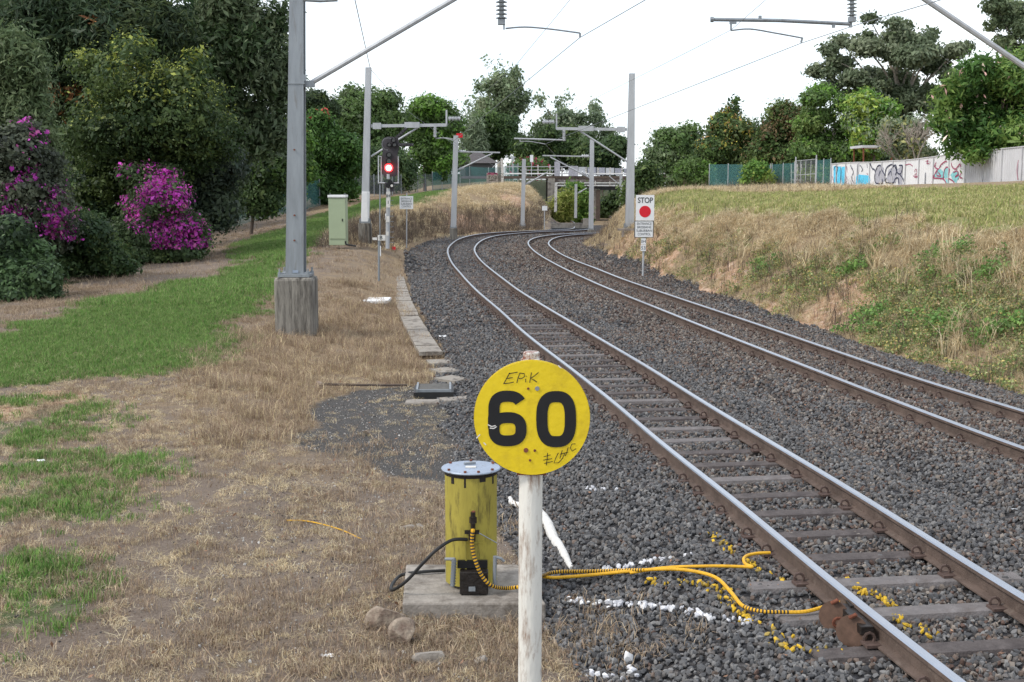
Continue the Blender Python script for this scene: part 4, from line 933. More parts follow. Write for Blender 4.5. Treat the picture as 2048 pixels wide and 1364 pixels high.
for (x_, y_, r_, k_) in ((1075, 775, 4.6, 'galv'), (1057, 775, 2.4, 'rust'), (1051, 902, 4.8, 'rust'), (1069, 903, 2.6, 'rust'), (1059, 923, 2.4, 'rust')):
    a, b = sgn2d(x_, y_); MB(o).disc(fo + axx * a + axz * b, ny, S(r_, d), .006, 12).build('bolt', M[k_], e)
q = MB(o)
for st in ([(974, 848), (982, 852), (990, 850)], [(978, 855), (986, 856), (992, 852)], [(950, 876), (958, 868)], [(1118, 728), (1124, 734)], [(965, 885), (970, 890)]): q.ribbon([sgn2d(*p) for p in st], S(2.2, d), axx, axz, ny, fo, .0022)
q.build('scratch', M['whitedirty'], e)
q = MB(o); q.box(P(1063, 942, d) + Vector((0, .004, 0)), (S(60, d), .004, S(18, d))); q.build('mounting_strap', M['rust'], e)

# ================================================================== grease tank on its slab
bt = G(941, 1183, -.27); d = bt.y
slab_c = Vector((bt.x, d + .02, 0))
sl = MB((slab_c.x, slab_c.y, h1(slab_c.x, d))); zt = -.27
A = [G(805, 1206, zt), G(1092, 1206, zt), G(1036, 1128, zt), G(812, 1128, zt)]; bb = [Vector((p.x, p.y, -.5)) for p in A]
n = sl.addv(A + bb)
for f in ((0, 1, 2, 3), (7, 6, 5, 4), (0, 4, 5, 1), (1, 5, 6, 2), (2, 6, 7, 3), (3, 7, 4, 0)): sl.face([n + i for i in f])
so_ = sl.build('concrete_slab', M['conc_pale'], None, bevel=.015); tag(so_, 'pale concrete slab under the yellow tank', 'slab')
rt_ = S(54, d); zt = bt.z; ztop = P(941, 950, d).z
e = empty('grease_tank', (bt.x, d + rt_, zt), 'dented yellow cylinder with a pale blue lid beside the round sign', 'tank'); o = e.location.copy(); cx, cy = o.x, o.y
def ring(mb, r, z): return mb.addv([(cx + r * math.cos(k * 2 * PI / 40), cy + r * math.sin(k * 2 * PI / 40), z) for k in range(40)])
MB(o).lathe((cx, cy, zt), [(rt_, .03), (rt_ * 1.0, (ztop - zt) * .5), (rt_ * 1.01, ztop - zt)], 40).build('body', M['tank'], e, smooth=True)
MB(o).lathe((cx, cy, ztop), [(rt_ * 1.12, 0), (rt_ * 1.15, .008), (rt_ * 1.12, .016), (rt_ * .4, .022)], 40).build('lid', M['lid'], e)
MB(o).lathe((cx, cy, ztop - .03), [(rt_ * 1.03, 0), (rt_ * 1.04, .028)], 40).build('flange', M['grease'], e)
for a in (-2.5, -1.75, -1.25, -.6, .6, 1.6, 2.5): MB(o).disc((cx + rt_ * 1.02 * math.cos(a), cy + rt_ * 1.02 * math.sin(a), ztop + .022), (0, 0, 1), .011, .016, 6).build('bolt', M['rust'], e)
MB(o).box((cx, cy - .04, ztop + .026), (.08, .05, .006)).build('label_plate', M['whitedirty'], e)
MB(o).box((cx - .01, cy + .06, ztop + .03), (.09, .025, .02), rz=.4).build('handle', M['galv'], e)
def T(px, py, dy=0.0): p = P(px, py, cy - rt_ - dy); return p
q = MB(o); q.box(T(944, 1072, .03), (.05, .05, .07)); q.tube([T(946, 1060, .03), T(946, 1024, .03)], .018, 8); q.tube([T(946, 1046, .03), T(946, 1034, .03)], .028, 6); q.box(T(944, 1064, .02), (.11, .03, .025)); q.build('valve', M['grease'], e)
q = MB(o); q.tube([T(947, 1032, .03), T(947, 1022, .03)], .014, 8); q.build('valve_tip', M['rust'], e)
q = MB(o); q.tube([T(958, 1066, .04), T(994, 1086, .02)], .004, 5); q.build('lever', M['galv'], e)
q = MB(o); q.tube([T(932, 1080, .02), T(932, 1152, .02)], .008, 6); q.tube([T(966, 1080, .02), T(966, 1086, .02), T(936, 1086, .02)], .006, 6); q.build('guide_frame', M['tank'], e)
q = MB(o); q.box(T(948, 1163, .05) + Vector((0, .0, -.0)), (S(58, d), .1, S(48, d))); q.build('pump_housing', M['grease'], e, bevel=.008)
q = MB(o); q.box(T(945, 1128, .012), (S(62, d), .03, S(16, d))); q.build('slot_cover', M['blackpaint'], e)
q = MB(o); q.tube([T(908, 1118, .05), T(905, 1172, .06)], S(4.6, d), 10, mfun=lambda i: 0)
for k in range(9): q.tube([T(908 - k * .3, 1122 + k * 5.6, .05), T(908 - k * .3, 1124 + k * 5.6, .05)], S(5.8, d), 10)
q.build('spring_strut', M['galv'], e); MB(o).tube([T(890, 1118, .03), T(910, 1118, .05)], .012, 8).build('spring_pin', M['galv'], e)
q = MB(o); q.tube([T(990, 1112, .05), T(989, 1172, .06)], S(4, d), 10); q.build('cylinder', M['galv'], e); MB(o).tube([T(990, 1114, .05), T(1002, 1117, .05), T(1008, 1123, .05)], .012, 8).build('elbow_pipe', M['galv'], e)
MB(o).box(T(944, 1178, .11), (.05, .02, .03)).build('tag', M['galv'], e)
q = MB(o)
for (x_, y_, w_, h_) in ((905, 960, .03, .05), (930, 962, .015, .07), (965, 958, .05, .03), (985, 965, .02, .06)): 
    a = math.acos(max(-1, min(1, (T(x_, y_).x - cx) / rt_))); p = Vector((cx + (rt_ + .001) * math.cos(-a), cy + (rt_ + .001) * math.sin(-a), ztop - h_ / 2 - .03)); q.box(p, (w_, .004, h_), rz=-a + PI / 2)
q.build('grease_drip', M['grease'], e)
# hoses
def hose(nm, pts, r, mk, label, band=None, seg=8, cat='hose', group=None):
    c = catmull(pts, 14); m = MB(c[0])
    if band: # dense resample for bands
        L = [0]; 
        for i in range(1, len(c)): L.append(L[-1] + (c[i] - c[i - 1]).length)
        n = int(L[-1] / .012); cc = []; j = 0
        for i in range(n):
            s_ = i * L[-1] / n
            while L[j + 1] < s_: j += 1
            t = (s_ - L[j]) / max(1e-6, L[j + 1] - L[j]); cc.append(c[j].lerp(c[j + 1], t))
        fr = band; m.tube(cc, [r * (1.0 if i % 2 else .88) for i in range(len(cc))], seg, mfun=lambda i: 1 if (i % 2 == 0 and fr[0] < i / len(cc) < fr[1]) else 0)
        ob = m.build(nm, [M[mk], M['black']], None, smooth=False)
    else: m.tube(c, r, seg); ob = m.build(nm, M[mk], None, smooth=True)
    tag(ob, label, cat, group); return ob
hose('rubber_hose', [T(935, 1079, .02), T(905, 1080, .06), T(875, 1098, .12), T(850, 1122, .14), T(820, 1155, .12), T(800, 1172, .08), G(783, 1180, -.28), G(785, 1168, -.3), G(803, 1150, -.3), G(840, 1144, -.25), G(890, 1141, -.25)], .0135, 'black', 'black rubber hose looping from the left side of the yellow tank to the ground')
hose('grease_hose', [T(946, 1058, .075), T(944, 1090, .09), T(952, 1125, .12), T(966, 1155, .13), T(985, 1172, .12), G(1015, 1176, -.24), G(1050, 1170, -.22)] + [Vector((lambda p: (p.x, p.y, p.z + .085))(RT(a_, b_))) for a_, b_ in ((1100, 1166), (1180, 1163), (1290, 1161))], .016, 'hoseyellow', 'ribbed black and yellow hose leaving the front of the tank and passing behind the post', (.0, 1.0))
def on(px, py, up=.075): p = RT(px, py); return Vector((p.x, p.y, p.z + up))
hz2 = [on(1000, 1150), on(1040, 1156), on(1090, 1172), on(1150, 1172, .08), on(1260, 1162, .08), on(1330, 1158, .08), on(1385, 1161), on(1432, 1175), on(1462, 1205), on(1485, 1232), on(1520, 1243), on(1560, 1245), on(1610, 1244), on(1655, 1236, .09), on(1690, 1228, .1)]
hose('yellow_hose', hz2, .0145, 'hoseyellow', 'yellow hose snaking over the ballast to the clamp on the nearer rail', (.76, .86))
hose('yellow_hose', [on(1260, 1163, .07), on(1330, 1154), on(1420, 1151), on(1480, 1152), on(1504, 1154, .08), on(1490, 1150, .09), on(1487, 1142, .1), on(1496, 1135, .1), on(1515, 1131, .1), on(1540, 1130, .1)], .0125, 'hoseyellow', 'second yellow hose ending in a loose loop beside the nearer rail')
hose('yellow_cable', [on(573, 1047, .03), on(610, 1049, .035), on(650, 1057, .035), on(690, 1070, .035), on(724, 1084, .02)], .007, 'hoseyellow', 'short length of yellow cable lying on the dirt left of the tank', cat='cable')
# clamp
zc = -.08; cp = G(1700, 1228, zc)
e = empty('rail_clamp', (cp.x, cp.y, -.2), 'rusty lubricator clamp with two round discs bolted to the nearer rail', 'clamp'); o = e.location.copy()
tdir = Vector((-.155, .988, 0)); nd = Vector((.988, .155, 0))
for (x_, y_, r_) in ((1668, 1232, 33), (1704, 1262, 35)):
    p = G(x_, y_, -.1); MB(o).disc(p, Vector((-.45, -.85, .2)), S(r_, p.y) * .95, .012, 28).build('disc', M['brass'], e)
    MB(o).tube([p + Vector((-.02, 0, .09)), p + Vector((.02, -.02, .12))], .013, 8).build('nut', M['rust'], e)
q = MB(o); q.bar(G(1688, 1215, -.07), G(1735, 1262, -.07), .09, .06); q.box(G(1706, 1212, -.05), (.07, .12, .05)); q.bar(G(1700, 1235, -.1), G(1725, 1250, -.1), .12, .07); q.build('clamp_body', M['grease'], e, bevel=.005)
q = MB(o); q.tube([G(1676, 1245, -.11) + Vector((.03 * math.cos(a), 0, .03 * math.sin(a))) for a in np.linspace(0, 5.5, 10)], .012, 6); q.build('hook', M['rust'], e)
# foam strip (white crumpled tape)
pts = [RT(1020, 1000), RT(1028, 1012), RT(1066, 1020), RT(1092, 1045), RT(1106, 1078), RT(1124, 1105), RT(1134, 1125), RT(1144, 1142)]
c = catmull(pts, 5); m = MB(c[0]); rsx = random.Random(3)
m.tube([p + Vector((0, 0, .02)) for p in c], [(.022 + .026 * math.sin(PI * min(1, i / (len(c) - 1) * 1.05)) * rsx.uniform(.75, 1.2)) for i in range(len(c))], 9); ob = m.build('white_foam_strip', M['whitedirty'], None, smooth=True); tag(ob, 'crumpled white strip lying on the ballast behind the white post', 'litter')

# ================================================================== pits, slabs, rubble
e = empty('edging', slab_line[0], 'row of flat grey paving slabs edging the ballast left of the track', 'edging'); o = e.location.copy()
lp = [G(a, b, -.3) for a, b in ((868, 714), (852, 690), (838, 665), (824, 640), (812, 612), (803, 585), (797, 560), (794, 540), (793, 522), (800, 508), (815, 499), (835, 490), (858, 484), (887, 476.5), (922, 470.5))]
q_ = np.array([(p.x, p.y) for p in catmull(lp, 20)]); dd = np.r_[0, np.cumsum(np.hypot(*np.diff(q_, axis=0).T))]
s_ = 0.05; rsx = random.Random(11)
while s_ < dd[-1] - .5:
    L = .88; x = np.interp(s_ + L / 2, dd, q_[:, 0]); y = np.interp(s_ + L / 2, dd, q_[:, 1]); x2 = np.interp(s_ + L, dd, q_[:, 0]); y2 = np.interp(s_ + L, dd, q_[:, 1]); x1 = np.interp(s_, dd, q_[:, 0]); y1 = np.interp(s_, dd, q_[:, 1])
    a = math.atan2(y2 - y1, x2 - x1) - PI / 2
    b = MB(o); b.box((x - .05, y, h1(x, y) * .3 + -.3 * .7 + .07 + rsx.uniform(-.012, .012)), (.42 if y < 40 else .25, L - .025, .07), rz=a + rsx.uniform(-.03, .03)); b.build('slab', M['slab'], e)
    s_ += L
for k in range(3):
    p = RT(878 + k * 14, 728 + k * 17); ob = MB(p).box((p.x, p.y, p.z + .02), (.4, .5, .06), rz=.2 + k * .3).build('broken_slab', M['slab'], None); tag(ob, ('broken slab piece at the near end of the paving slab row', 'chipped slab piece midway between the slab row and the cable pit', 'half buried slab piece just behind the cable pit')[k], 'slab')
p = RT(868, 790); e = empty('cable_pit', p, 'dark square pit cover with a pale raised frame left of the round sign', 'pit cover', rz=.05); o = Vector((0, 0, 0))
w, h_ = S(66, p.y), .62
q = MB(); q.box((0, 0, .02), (w + .1, h_ + .1, .16)); q.build('collar', M['black'], e)
MB().box((0, 0, .115), (w - .04, h_ - .04, .03)).build('lid', M['pitlid'], e)
q = MB(); q.box((-w / 2, 0, .12), (.03, h_ + .06, .05)); q.box((w / 2, 0, .12), (.03, h_ + .06, .05)); q.box((0, -h_ / 2, .118), (w - .03, .03, .04)); q.build('frame', M['galv'], e)
for k, (a, b) in enumerate(((845, 806), (915, 800))):
    p = RT(a, b); ob = MB(p).box((p.x, p.y, p.z), (.5, .3, .07), rz=.4 * k).build('pit_apron', M['conc_pale'], None, bevel=.02); tag(ob, ('broken concrete apron at the left front of the dark pit cover', 'broken concrete apron at the right of the dark pit cover')[k], 'concrete')
p = RT(747, 603); e = empty('white_pit', p, 'low white rectangular pit lid in the straw before the curve', 'pit cover'); MB().box((0, 0, .03), (S(64, p.y), 1.0, .07)).build('lid', M['white'], e, bevel=.01); MB().box((0, 0, -.03), (S(68, p.y), 1.06, .06)).build('frame', M['conc'], e)
ob = hose('iron_strip', [RT(640, 772) + Vector((0, 0, .03)), RT(740, 774) + Vector((0, 0, .03)), RT(815, 774) + Vector((0, 0, .03))], .02, 'timber', 'dark strip lying behind the gravel patch left of the pit cover', cat='strip')
def rock(px, py, wpx, hpx, mk, label, nm='rubble', seed=0, cat='rock'):
    import bmesh
    p = RT(px, py); w = S(wpx, p.y); h_ = S(hpx, p.y); bm = bmesh.new(); bmesh.ops.create_icosphere(bm, subdivisions=4, radius=.5); rs = random.Random(seed)
    pl = [(Vector((rs.gauss(0, 1), rs.gauss(0, 1), rs.gauss(0, 1))).normalized(), rs.uniform(.2, .4)) for _ in range(9)]
    for v in bm.verts:
        for n_, k in pl:
            t = v.co.dot(n_)
            if t > k: v.co -= n_ * (t - k)
        v.co = Vector((v.co.x * w * 1.25, v.co.y * w * .9, v.co.z * h_ * 1.5)) * rs.uniform(.992, 1.008)
    me = bpy.data.meshes.new(nm); bm.to_mesh(me); bm.free(); me.materials.append(M[mk]); ob = link(nm, me, None, (p.x, p.y, p.z + h_ * .35)); ob.rotation_euler.z = rs.uniform(-.5, .5); tag(ob, label, cat); return ob
rock(772, 1262, 72, 52, 'brick', 'brown and cream lump of rubble with a flat top, lower left of the tank', seed=1)
rock(806, 1292, 62, 56, 'brick', 'squarish tan brick lump leaning on the cream lump', seed=2)
rock(860, 1326, 62, 26, 'conc_pale', 'flat pale grey stone at the bottom left of the sign post', seed=3)
rock(815, 1060, 30, 12, 'conc_pale', 'small cream stone left of the yellow tank', seed=4)
rock(838, 1058, 24, 12, 'conc_pale', 'small cream stone touching the yellow tank side', seed=14)
rock(640, 772, 20, 12, 'brick', 'small pinkish brick piece at the far corner of the gravel patch', seed=5)
rock(735, 868, 18, 9, 'brick', 'small orange brick piece in the middle of the gravel patch', seed=6)
rock(965, 1328, 34, 18, 'conc_pale', 'cream stone beside the foot of the sign post', seed=7)
rock(1258, 1328, 18, 34, 'white', 'white painted stone at the bottom right of the post', seed=8)
rock(1318, 990 + 83, 22, 12, 'conc_pale', 'pale stone lying between the rails', seed=9) if False else None
rock(1710, 1075, 22, 10, 'conc_pale', 'pale stone lying on a sleeper between the nearer rails', seed=9)
rock(745, 1125, 20, 10, 'conc_pale', 'round pale stone on dirt left of the black hose', seed=15)
def litter(px, py, wpx, label, mk='white', seed=0):
    p = RT(px, py); w = S(wpx, p.y); rs = random.Random(seed); m = MB(p); n = 6; ids = []
    V = [(p.x + w * (i / n - .5), p.y + w * .5 * (j / 3 - .5) * rs.uniform(.6, 1.2), p.z + .03 + rs.uniform(0, w * .25)) for j in range(4) for i in range(n + 1)]
    b = m.addv(V)
    for j in range(3):
        for i in range(n): m.face((b + j * 7 + i, b + j * 7 + i + 1, b + j * 7 + 8 + i, b + j * 7 + 7 + i))
    ob = m.build('litter', M[mk], None); tag(ob, label, 'litter')
litter(885, 677, 16, 'crumpled white paper on the ballast right of the paving slabs', seed=1)
litter(655, 1322, 26, 'torn white paper in the dry grass at the bottom', seed=2)
litter(82, 928, 16, 'scrap of white paper on the patchy grass at far left', seed=3)
litter(2028, 1025, 12, 'grey plastic scrap standing in the ballast at the right edge', 'galv_light', seed=4)
litter(1160, 770, 10, 'white scrap behind the round sign top', seed=5) if False else None
# ================================================================== lettering
def text_mesh(name, body, h, mat_, parent, loc, org, rz=0, align='CENTER', width=None, bold=.0, tilt=None):
    cu = bpy.data.curves.new('lettering', 'FONT'); cu.body = body; cu.size = h * 1.38; cu.align_x = align; cu.align_y = 'CENTER'; cu.extrude = .001; cu.offset = bold
    tmp = bpy.data.objects.new('lettering', cu); COL.objects.link(tmp); bpy.context.view_layer.update()
    me = bpy.data.meshes.new_from_object(tmp.evaluated_get(bpy.context.evaluated_depsgraph_get())); bpy.data.objects.remove(tmp)
    xs = [v.co.x for v in me.vertices]; k = 1
    if width and xs: k = width / (max(xs) - min(xs))
    for v in me.vertices: v.co.x *= k
    me.materials.clear(); me.materials.append(mat_)
    o = link(name, me, parent, Vector(loc) - Vector(org)); o.rotation_euler = (PI / 2, tilt or 0, rz); return o
def board(e, o, x0, y0, x1, y1, d, th=.02, mk='white', name='panel', dy=0.0):
    a = P(x0, y0, d); b = P(x1, y1, d); return MB(o).box(((a.x + b.x) / 2, d + dy, (a.z + b.z) / 2), (abs(b.x - a.x), th, abs(a.z - b.z))).build(name, M[mk], e)
def post(e, o, px, y0, y1, d, r, mk='galv_light', name='post', px2=None, dy=0.03):
    return MB(o).tube([P(px, y1, d) + Vector((0, dy, 0)), P(px2 or px, y0, d) + Vector((0, dy, 0))], r, 8).build(name, M[mk], e)
M['signink'] = mat('sign_lettering', (.06, .07, .07), .6)
# STOP board
d = 36; f_ = P(1286, 545, d); e = empty('stop_board', f_, 'white STOP board with a red dot above a control notice, at the right bank foot', 'sign'); o = e.location.copy()
post(e, o, 1286, 470, 552, d, .03, px2=1288)
board(e, o, 1272, 390, 1308, 441, d, name='stop_panel'); board(e, o, 1269, 441.5, 1307, 475, d, name='notice_panel')
text_mesh('lettering', 'STOP', S(11, d), M['signink'], e, P(1290.5, 401, d) + Vector((0, -.013, 0)), o, width=S(30, d), bold=.004)
MB(o).disc(P(1290, 423, d) + Vector((0, -.013, 0)), (0, -1, 0), S(11.5, d), .006, 40).build('red_dot', M['redpaint'], e)
for k, w in enumerate(('ENTRANCE', 'BRISBANE', 'SUBURBAN', 'CONTROL')): text_mesh('lettering', w, S(5, d), M['signink'], e, P(1288.3, 447.5 + k * 7, d) + Vector((0, -.013, 0)), o, width=S((29, 28, 31, 26)[k], d))
q = MB(o)
for (a, b, c, g) in ((1269, 441.5, 1307, 442.6), (1269, 474, 1307, 475), (1269, 441.5, 1270, 475), (1306, 441.5, 1307, 475)):
    A_ = P(a, b, d); B_ = P(c, g, d); q.box(((A_.x + B_.x) / 2, d - .012, (A_.z + B_.z) / 2), (abs(B_.x - A_.x), .004, abs(A_.z - B_.z)))
q.build('border', M['signink'], e)
board(e, o, 1282, 477, 1292, 489, d, name='number_plate', dy=-.01); board(e, o, 1281.5, 490, 1291.5, 502, d, name='number_plate', dy=-.01)
text_mesh('lettering', 'IH', S(7, d), M['signink'], e, P(1287, 483, d) + Vector((0, -.024, 0)), o); text_mesh('lettering', '53', S(7, d), M['signink'], e, P(1286.5, 496, d) + Vector((0, -.024, 0)), o)
# ENTRANCE notice left
d = 46; e = empty('notice_board', P(813, 492, d), 'small white notice reading ENTRANCE BRISBANE SUBURBAN CONTROL right of the red signal', 'sign'); o = e.location.copy()
post(e, o, 813, 386, 496, d, .022, px2=813.5); board(e, o, 799, 392, 826.5, 418, d)
for k, w in enumerate(('ENTRANCE', 'BRISBANE', 'SUBURBAN', 'CONTROL')): text_mesh('lettering', w, S(4, d), M['signink'], e, P(813, 397.5 + k * 5.2, d) + Vector((0, -.013, 0)), o, width=S((22, 20, 22, 19)[k], d))
# B marker
d = 35; e = empty('marker_board', P(757, 560, d), 'low post carrying a small white plate with the letter B', 'sign'); o = e.location.copy()
post(e, o, 757.5, 471, 562, d, .03, 'galv'); board(e, o, 755.5, 470, 771, 481, d, mk='whitedirty'); board(e, o, 745, 475, 754, 480, d, mk='whitedirty', name='side_plate'); text_mesh('lettering', 'B', S(7.5, d), M['signink'], e, P(762, 475.5, d) + Vector((0, -.013, 0)), o, bold=.004)
ob = MB(P(759, 510, 37)).box(P(759, 502, 37), (.08, .08, .3)).build('peg', M['white'], None); tag(ob, 'short white peg in the straw at the foot of the signal', 'marker')
for k, (a, b) in enumerate(((788, 500), (794, 496))):
    p = RT(a, b); ob = MB(p).box((p.x, p.y, p.z + .06), (.12, .1, .12), rz=k).build('red_scrap', M['redpaint'], None); tag(ob, ('red plastic scrap nearest the foot of the signal post', 'red plastic scrap a little right of the other, below the notice board')[k], 'litter')
# small sign on the far side
d = 77; e = empty('marker_board', P(1089, 458, d), 'small pale square sign on a thin post at the foot of the far bank', 'sign'); o = e.location.copy(); post(e, o, 1089, 411, 458, d, .03); board(e, o, 1084, 412, 1094.5, 421, d)
# ================================================================== signal
d = 43.5; e = empty('colour_light_signal', P(776, 496, d), 'railway signal with a dark backboard, feather arms and its red lamp lit', 'signal'); o = e.location.copy()
MB(o).tube([P(775, 497, d), P(777, 372, d)], S(4.2, d), 10).build('post', M['galv_light'], e, smooth=True)
def poly(pxs, dy, th, nm, mk):
    q = MB(o); n = len(pxs); A_ = [P(a, b, d) + Vector((0, dy, 0)) for a, b in pxs]; b_ = q.addv(A_ + [p + Vector((0, th, 0)) for p in A_])
    q.face(range(b_, b_ + n)); q.face(list(range(b_ + n, b_ + 2 * n))[::-1])
    for i in range(n): q.face((b_ + i, b_ + n + i, b_ + n + (i + 1) % n, b_ + (i + 1) % n))
    return q.build(nm, M[mk], e)
poly([(763, 292), (763, 283), (767, 276), (776, 273), (795, 274), (798, 284), (798, 300), (795, 308), (796, 345), (792, 353), (768, 353), (764, 345), (764, 312), (766, 300)], 0, .03, 'backboard', 'darkgrey')
dots = MB(o)
for a in range(16):
    t = a / 15 * 3.4 + 1.2; p = P(776 + 12 * math.cos(t), 288 - 12 * math.sin(t), d); dots.disc(p + Vector((0, -.004, 0)), (0, -1, 0), .012, .004, 6)
dots.build('rivet', M['galv_light'], e)
for nm, a, b in (('feather_arm', (793, 276), (813, 256)), ('feather_arm', (797, 289.5), (827, 289.5))):
    q = MB(o); q.bar(P(*a, d) + Vector((0, -.02, 0)), P(*b, d) + Vector((0, -.02, 0)), .06, S(6, d)); fa = q.build(nm, M['darkgrey'], e)
    for k in range(5):
        t = (k + .5) / 5; p = P(a[0] + (b[0] - a[0]) * t, a[1] + (b[1] - a[1]) * t, d)
        MB(o).tube([p + Vector((0, -.05, 0)), p + Vector((0, -.2, -.01))], S(2.6, d), 10, caps=True).build('hood', M['lens'], fa)
for x_, y_, r_ in ((787, 280, 4), (778.5, 289, 4), (789, 289, 4), (778, 309, 5), (778, 321.5, 5.2)):
    h_ = MB(o).tube([P(x_, y_, d) + Vector((0, -.02, 0)), P(x_, y_, d) + Vector((0, -.22, -.02))], [S(r_, d), S(r_ * 1.05, d)], 14, caps=False).build('hood', M['blackpaint'], e)
    MB(o).disc(P(x_, y_, d) + Vector((0, -.03, 0)), (0, -1, 0), S(r_ * .92, d), .02, 14).build('lens', M['lens'], h_)
# lit lamp
MB(o).disc(P(778, 335.5, d) + Vector((0, -.09, 0)), (0, -1, 0), S(8, d), .03, 24).build('lit_lamp', M['redlamp'], e)
MB(o).disc(P(778, 336, d) + Vector((0, -.115, 0)), (0, -1, 0), S(5, d), .02, 20).build('lit_lamp_core', M['redcore'], e)
MB(o).tube([P(777, 348, d) + Vector((0, -.1, 0)), P(777, 358, d) + Vector((0, -.1, 0))], S(3.2, d), 10).build('junction_tube', M['galv_light'], e)
for x_, y_ in ((781, 363.5), (776.5, 371), (784.5, 371)):
    MB(o).tube([P(x_, y_, d) + Vector((0, .05, 0)), P(x_, y_, d) + Vector((0, -.15, 0))], S(4.6, d), 12).build('shunt_lamp', M['blackpaint'], e)
MB(o).disc(P(784.5, 371.5, d) + Vector((0, -.155, 0)), (0, -1, 0), S(2.6, d), .01, 12).build('shunt_lens', M['whitedirty'], e)
MB(o).box(P(779, 374, d) + Vector((0, .02, 0)), (S(18, d), .1, S(18, d))).build('shunt_box', M['darkgrey'], e)
q = MB(o)
for x_ in (757, 762.5, 796.5): q.tube([P(x_, 312, d), P(x_, 366, d)], .022, 6)
q.tube([P(756, 366, d), P(773, 366, d)], .03, 6); q.tube([P(784, 366, d), P(798, 366, d)], .03, 6); q.tube([P(756, 313, d), P(762, 313, d)], .02, 6); q.tube([P(757, 312, d), P(757, 312, d - .8)], .02, 6); q.tube([P(757, 366, d), P(757, 366, d - .8)], .02, 6); q.tube([P(757, 312, d - .8), P(757, 366, d - .8)], .02, 6)
q.build('safety_cage', M['galv_light'], e)
MB(o).tube([P(760, 366, d), P(759.5, 497, d)], S(1.4, d), 6).build('side_stay', M['galv'], e)
q = MB(o)
for k in range(11): z0 = P(0, 380 + k * 10.5, d).z; q.tube([(P(772, 380, d).x - .02, d, z0), (P(782, 380, d).x + .08, d, z0)], .012, 5)
q.build('step_iron', M['galv'], e)
board(e, o, 773, 383, 781, 415, d, dy=-.1, name='number_plate', mk='whitedirty'); 
for k, w in enumerate(('IH', '1')): text_mesh('lettering', w, S(6, d), M['signink'], e, P(777, 392 + k * 13, d) + Vector((0, -.115, 0)), o, bold=.003)
board(e, o, 772, 432, 779.5, 444, d, dy=-.1, name='small_plate', mk='whitedirty'); board(e, o, 773, 463, 778, 471, d, dy=-.1, name='small_plate', mk='whitedirty'); board(e, o, 771, 427, 773, 439, d, dy=-.1, name='small_plate', mk='white')
# ================================================================== cabinet
d = 43; e = empty('equipment_cabinet', P(674, 493, d), 'sage green equipment cabinet standing on the grass left of the tall mast', 'cabinet'); o = e.location.copy()
cxx = P(674.5, 450, d); w = S(34, d)
MB(o).box((cxx.x, d + w / 2, (P(0, 490, d).z + P(0, 396, d).z) / 2), (w, w, S(94, d))).build('body', M['green_cab'], e, bevel=.01)
MB(o).box((cxx.x, d - .012, (P(0, 477, d).z + P(0, 398, d).z) / 2), (w * .96, .02, S(79, d))).build('door', M['green_cab'], e)
MB(o).box((cxx.x, d + w / 2 - .02, P(0, 392.5, d).z), (w * 1.06, w * 1.1, S(5, d))).build('roof', M['white'], e, bevel=.01)
MB(o).box(P(685, 440, d) + Vector((0, -.03, 0)), (.03, .02, .09)).build('handle', M['black'], e)
q = MB(o); q.tube([P(660, 390, d), P(660, 386, d)], .01, 5); q.tube([P(690, 390, d), P(690, 386, d)], .01, 5); q.build('lifting_eye', M['galv'], e)
hose('conduit', [P(691, 482, d), P(692, 488, d), P(698, 490, d), P(712, 492, d)], .03, 'black', 'dark conduit running from the foot of the green cabinet', cat='pipe')
# ================================================================== fences
def mesh_fence(pts, hgt, step, label, cloth=True, rail=False, pm='galv_light'):
    """pts: world x,y polyline"""
    P2 = np.array([(p[0], p[1]) for p in pts]); dd = np.r_[0, np.cumsum(np.hypot(*np.diff(P2, axis=0).T))]; n = max(2, int(dd[-1] / step)); ss = np.linspace(0, dd[-1], n + 1)
    xx = np.interp(ss, dd, P2[:, 0]); yy = np.interp(ss, dd, P2[:, 1]); zz = hz(xx, yy)
    e = empty('mesh_fence', (xx[0], yy[0], zz[0]), label, 'fence'); o = e.location.copy()
    for i in range(n + 1): MB(o).tube([(xx[i], yy[i], zz[i] - .1), (xx[i], yy[i], zz[i] + hgt + .08)], .035, 6).build('post', M[pm], e)
    for i in range(n):
        q = MB(o); b = q.addv([(xx[i], yy[i] + .03, zz[i] + .03), (xx[i + 1], yy[i + 1] + .03, zz[i + 1] + .03), (xx[i + 1], yy[i + 1] + .03, zz[i + 1] + hgt), (xx[i], yy[i] + .03, zz[i] + hgt)]); q.face((b, b + 1, b + 2, b + 3)); q.build('shade_cloth' if cloth else 'wire_mesh', M['shade' if cloth else 'mesh'], e)
        if rail: MB(o).tube([(xx[i], yy[i], zz[i] + hgt), (xx[i + 1], yy[i + 1], zz[i + 1] + hgt)], .025, 6).build('top_rail', M[pm], e)
    return e
w2 = lambda *a: tuple(P(*a))[:2]
mesh_fence([w2(380, 480, 72), w2(430, 465, 77), w2(542, 437, 84), w2(640, 413, 91)], 1.9, 3.0, 'dark wire fence half hidden in the left hedge, ending right of the near mast', True, pm='galv')
mesh_fence([w2(640, 413, 93), w2(700, 401, 101), w2(760, 393, 112), w2(865, 384, 133)], 1.9, 3.2, 'plain wire fence along the road above the green strip', False, pm='galv')
mesh_fence([w2(865, 384, 134), w2(935, 368, 146), w2(1000, 359, 142), w2(1036, 360, 128)], 2.1, 3.2, 'teal screened fence climbing to the left end of the bridge', True)
mesh_fence([w2(1418, 380, 106), w2(1460, 381, 103), w2(1540, 383, 98)], 2.1, 2.6, 'teal screened fence at the far left corner of the mown field', True)
mesh_fence([w2(1543, 383, 97.5), w2(1588, 383, 94.5)], 2.1, 2.6, 'teal screened fence bay just left of the field gate', True)
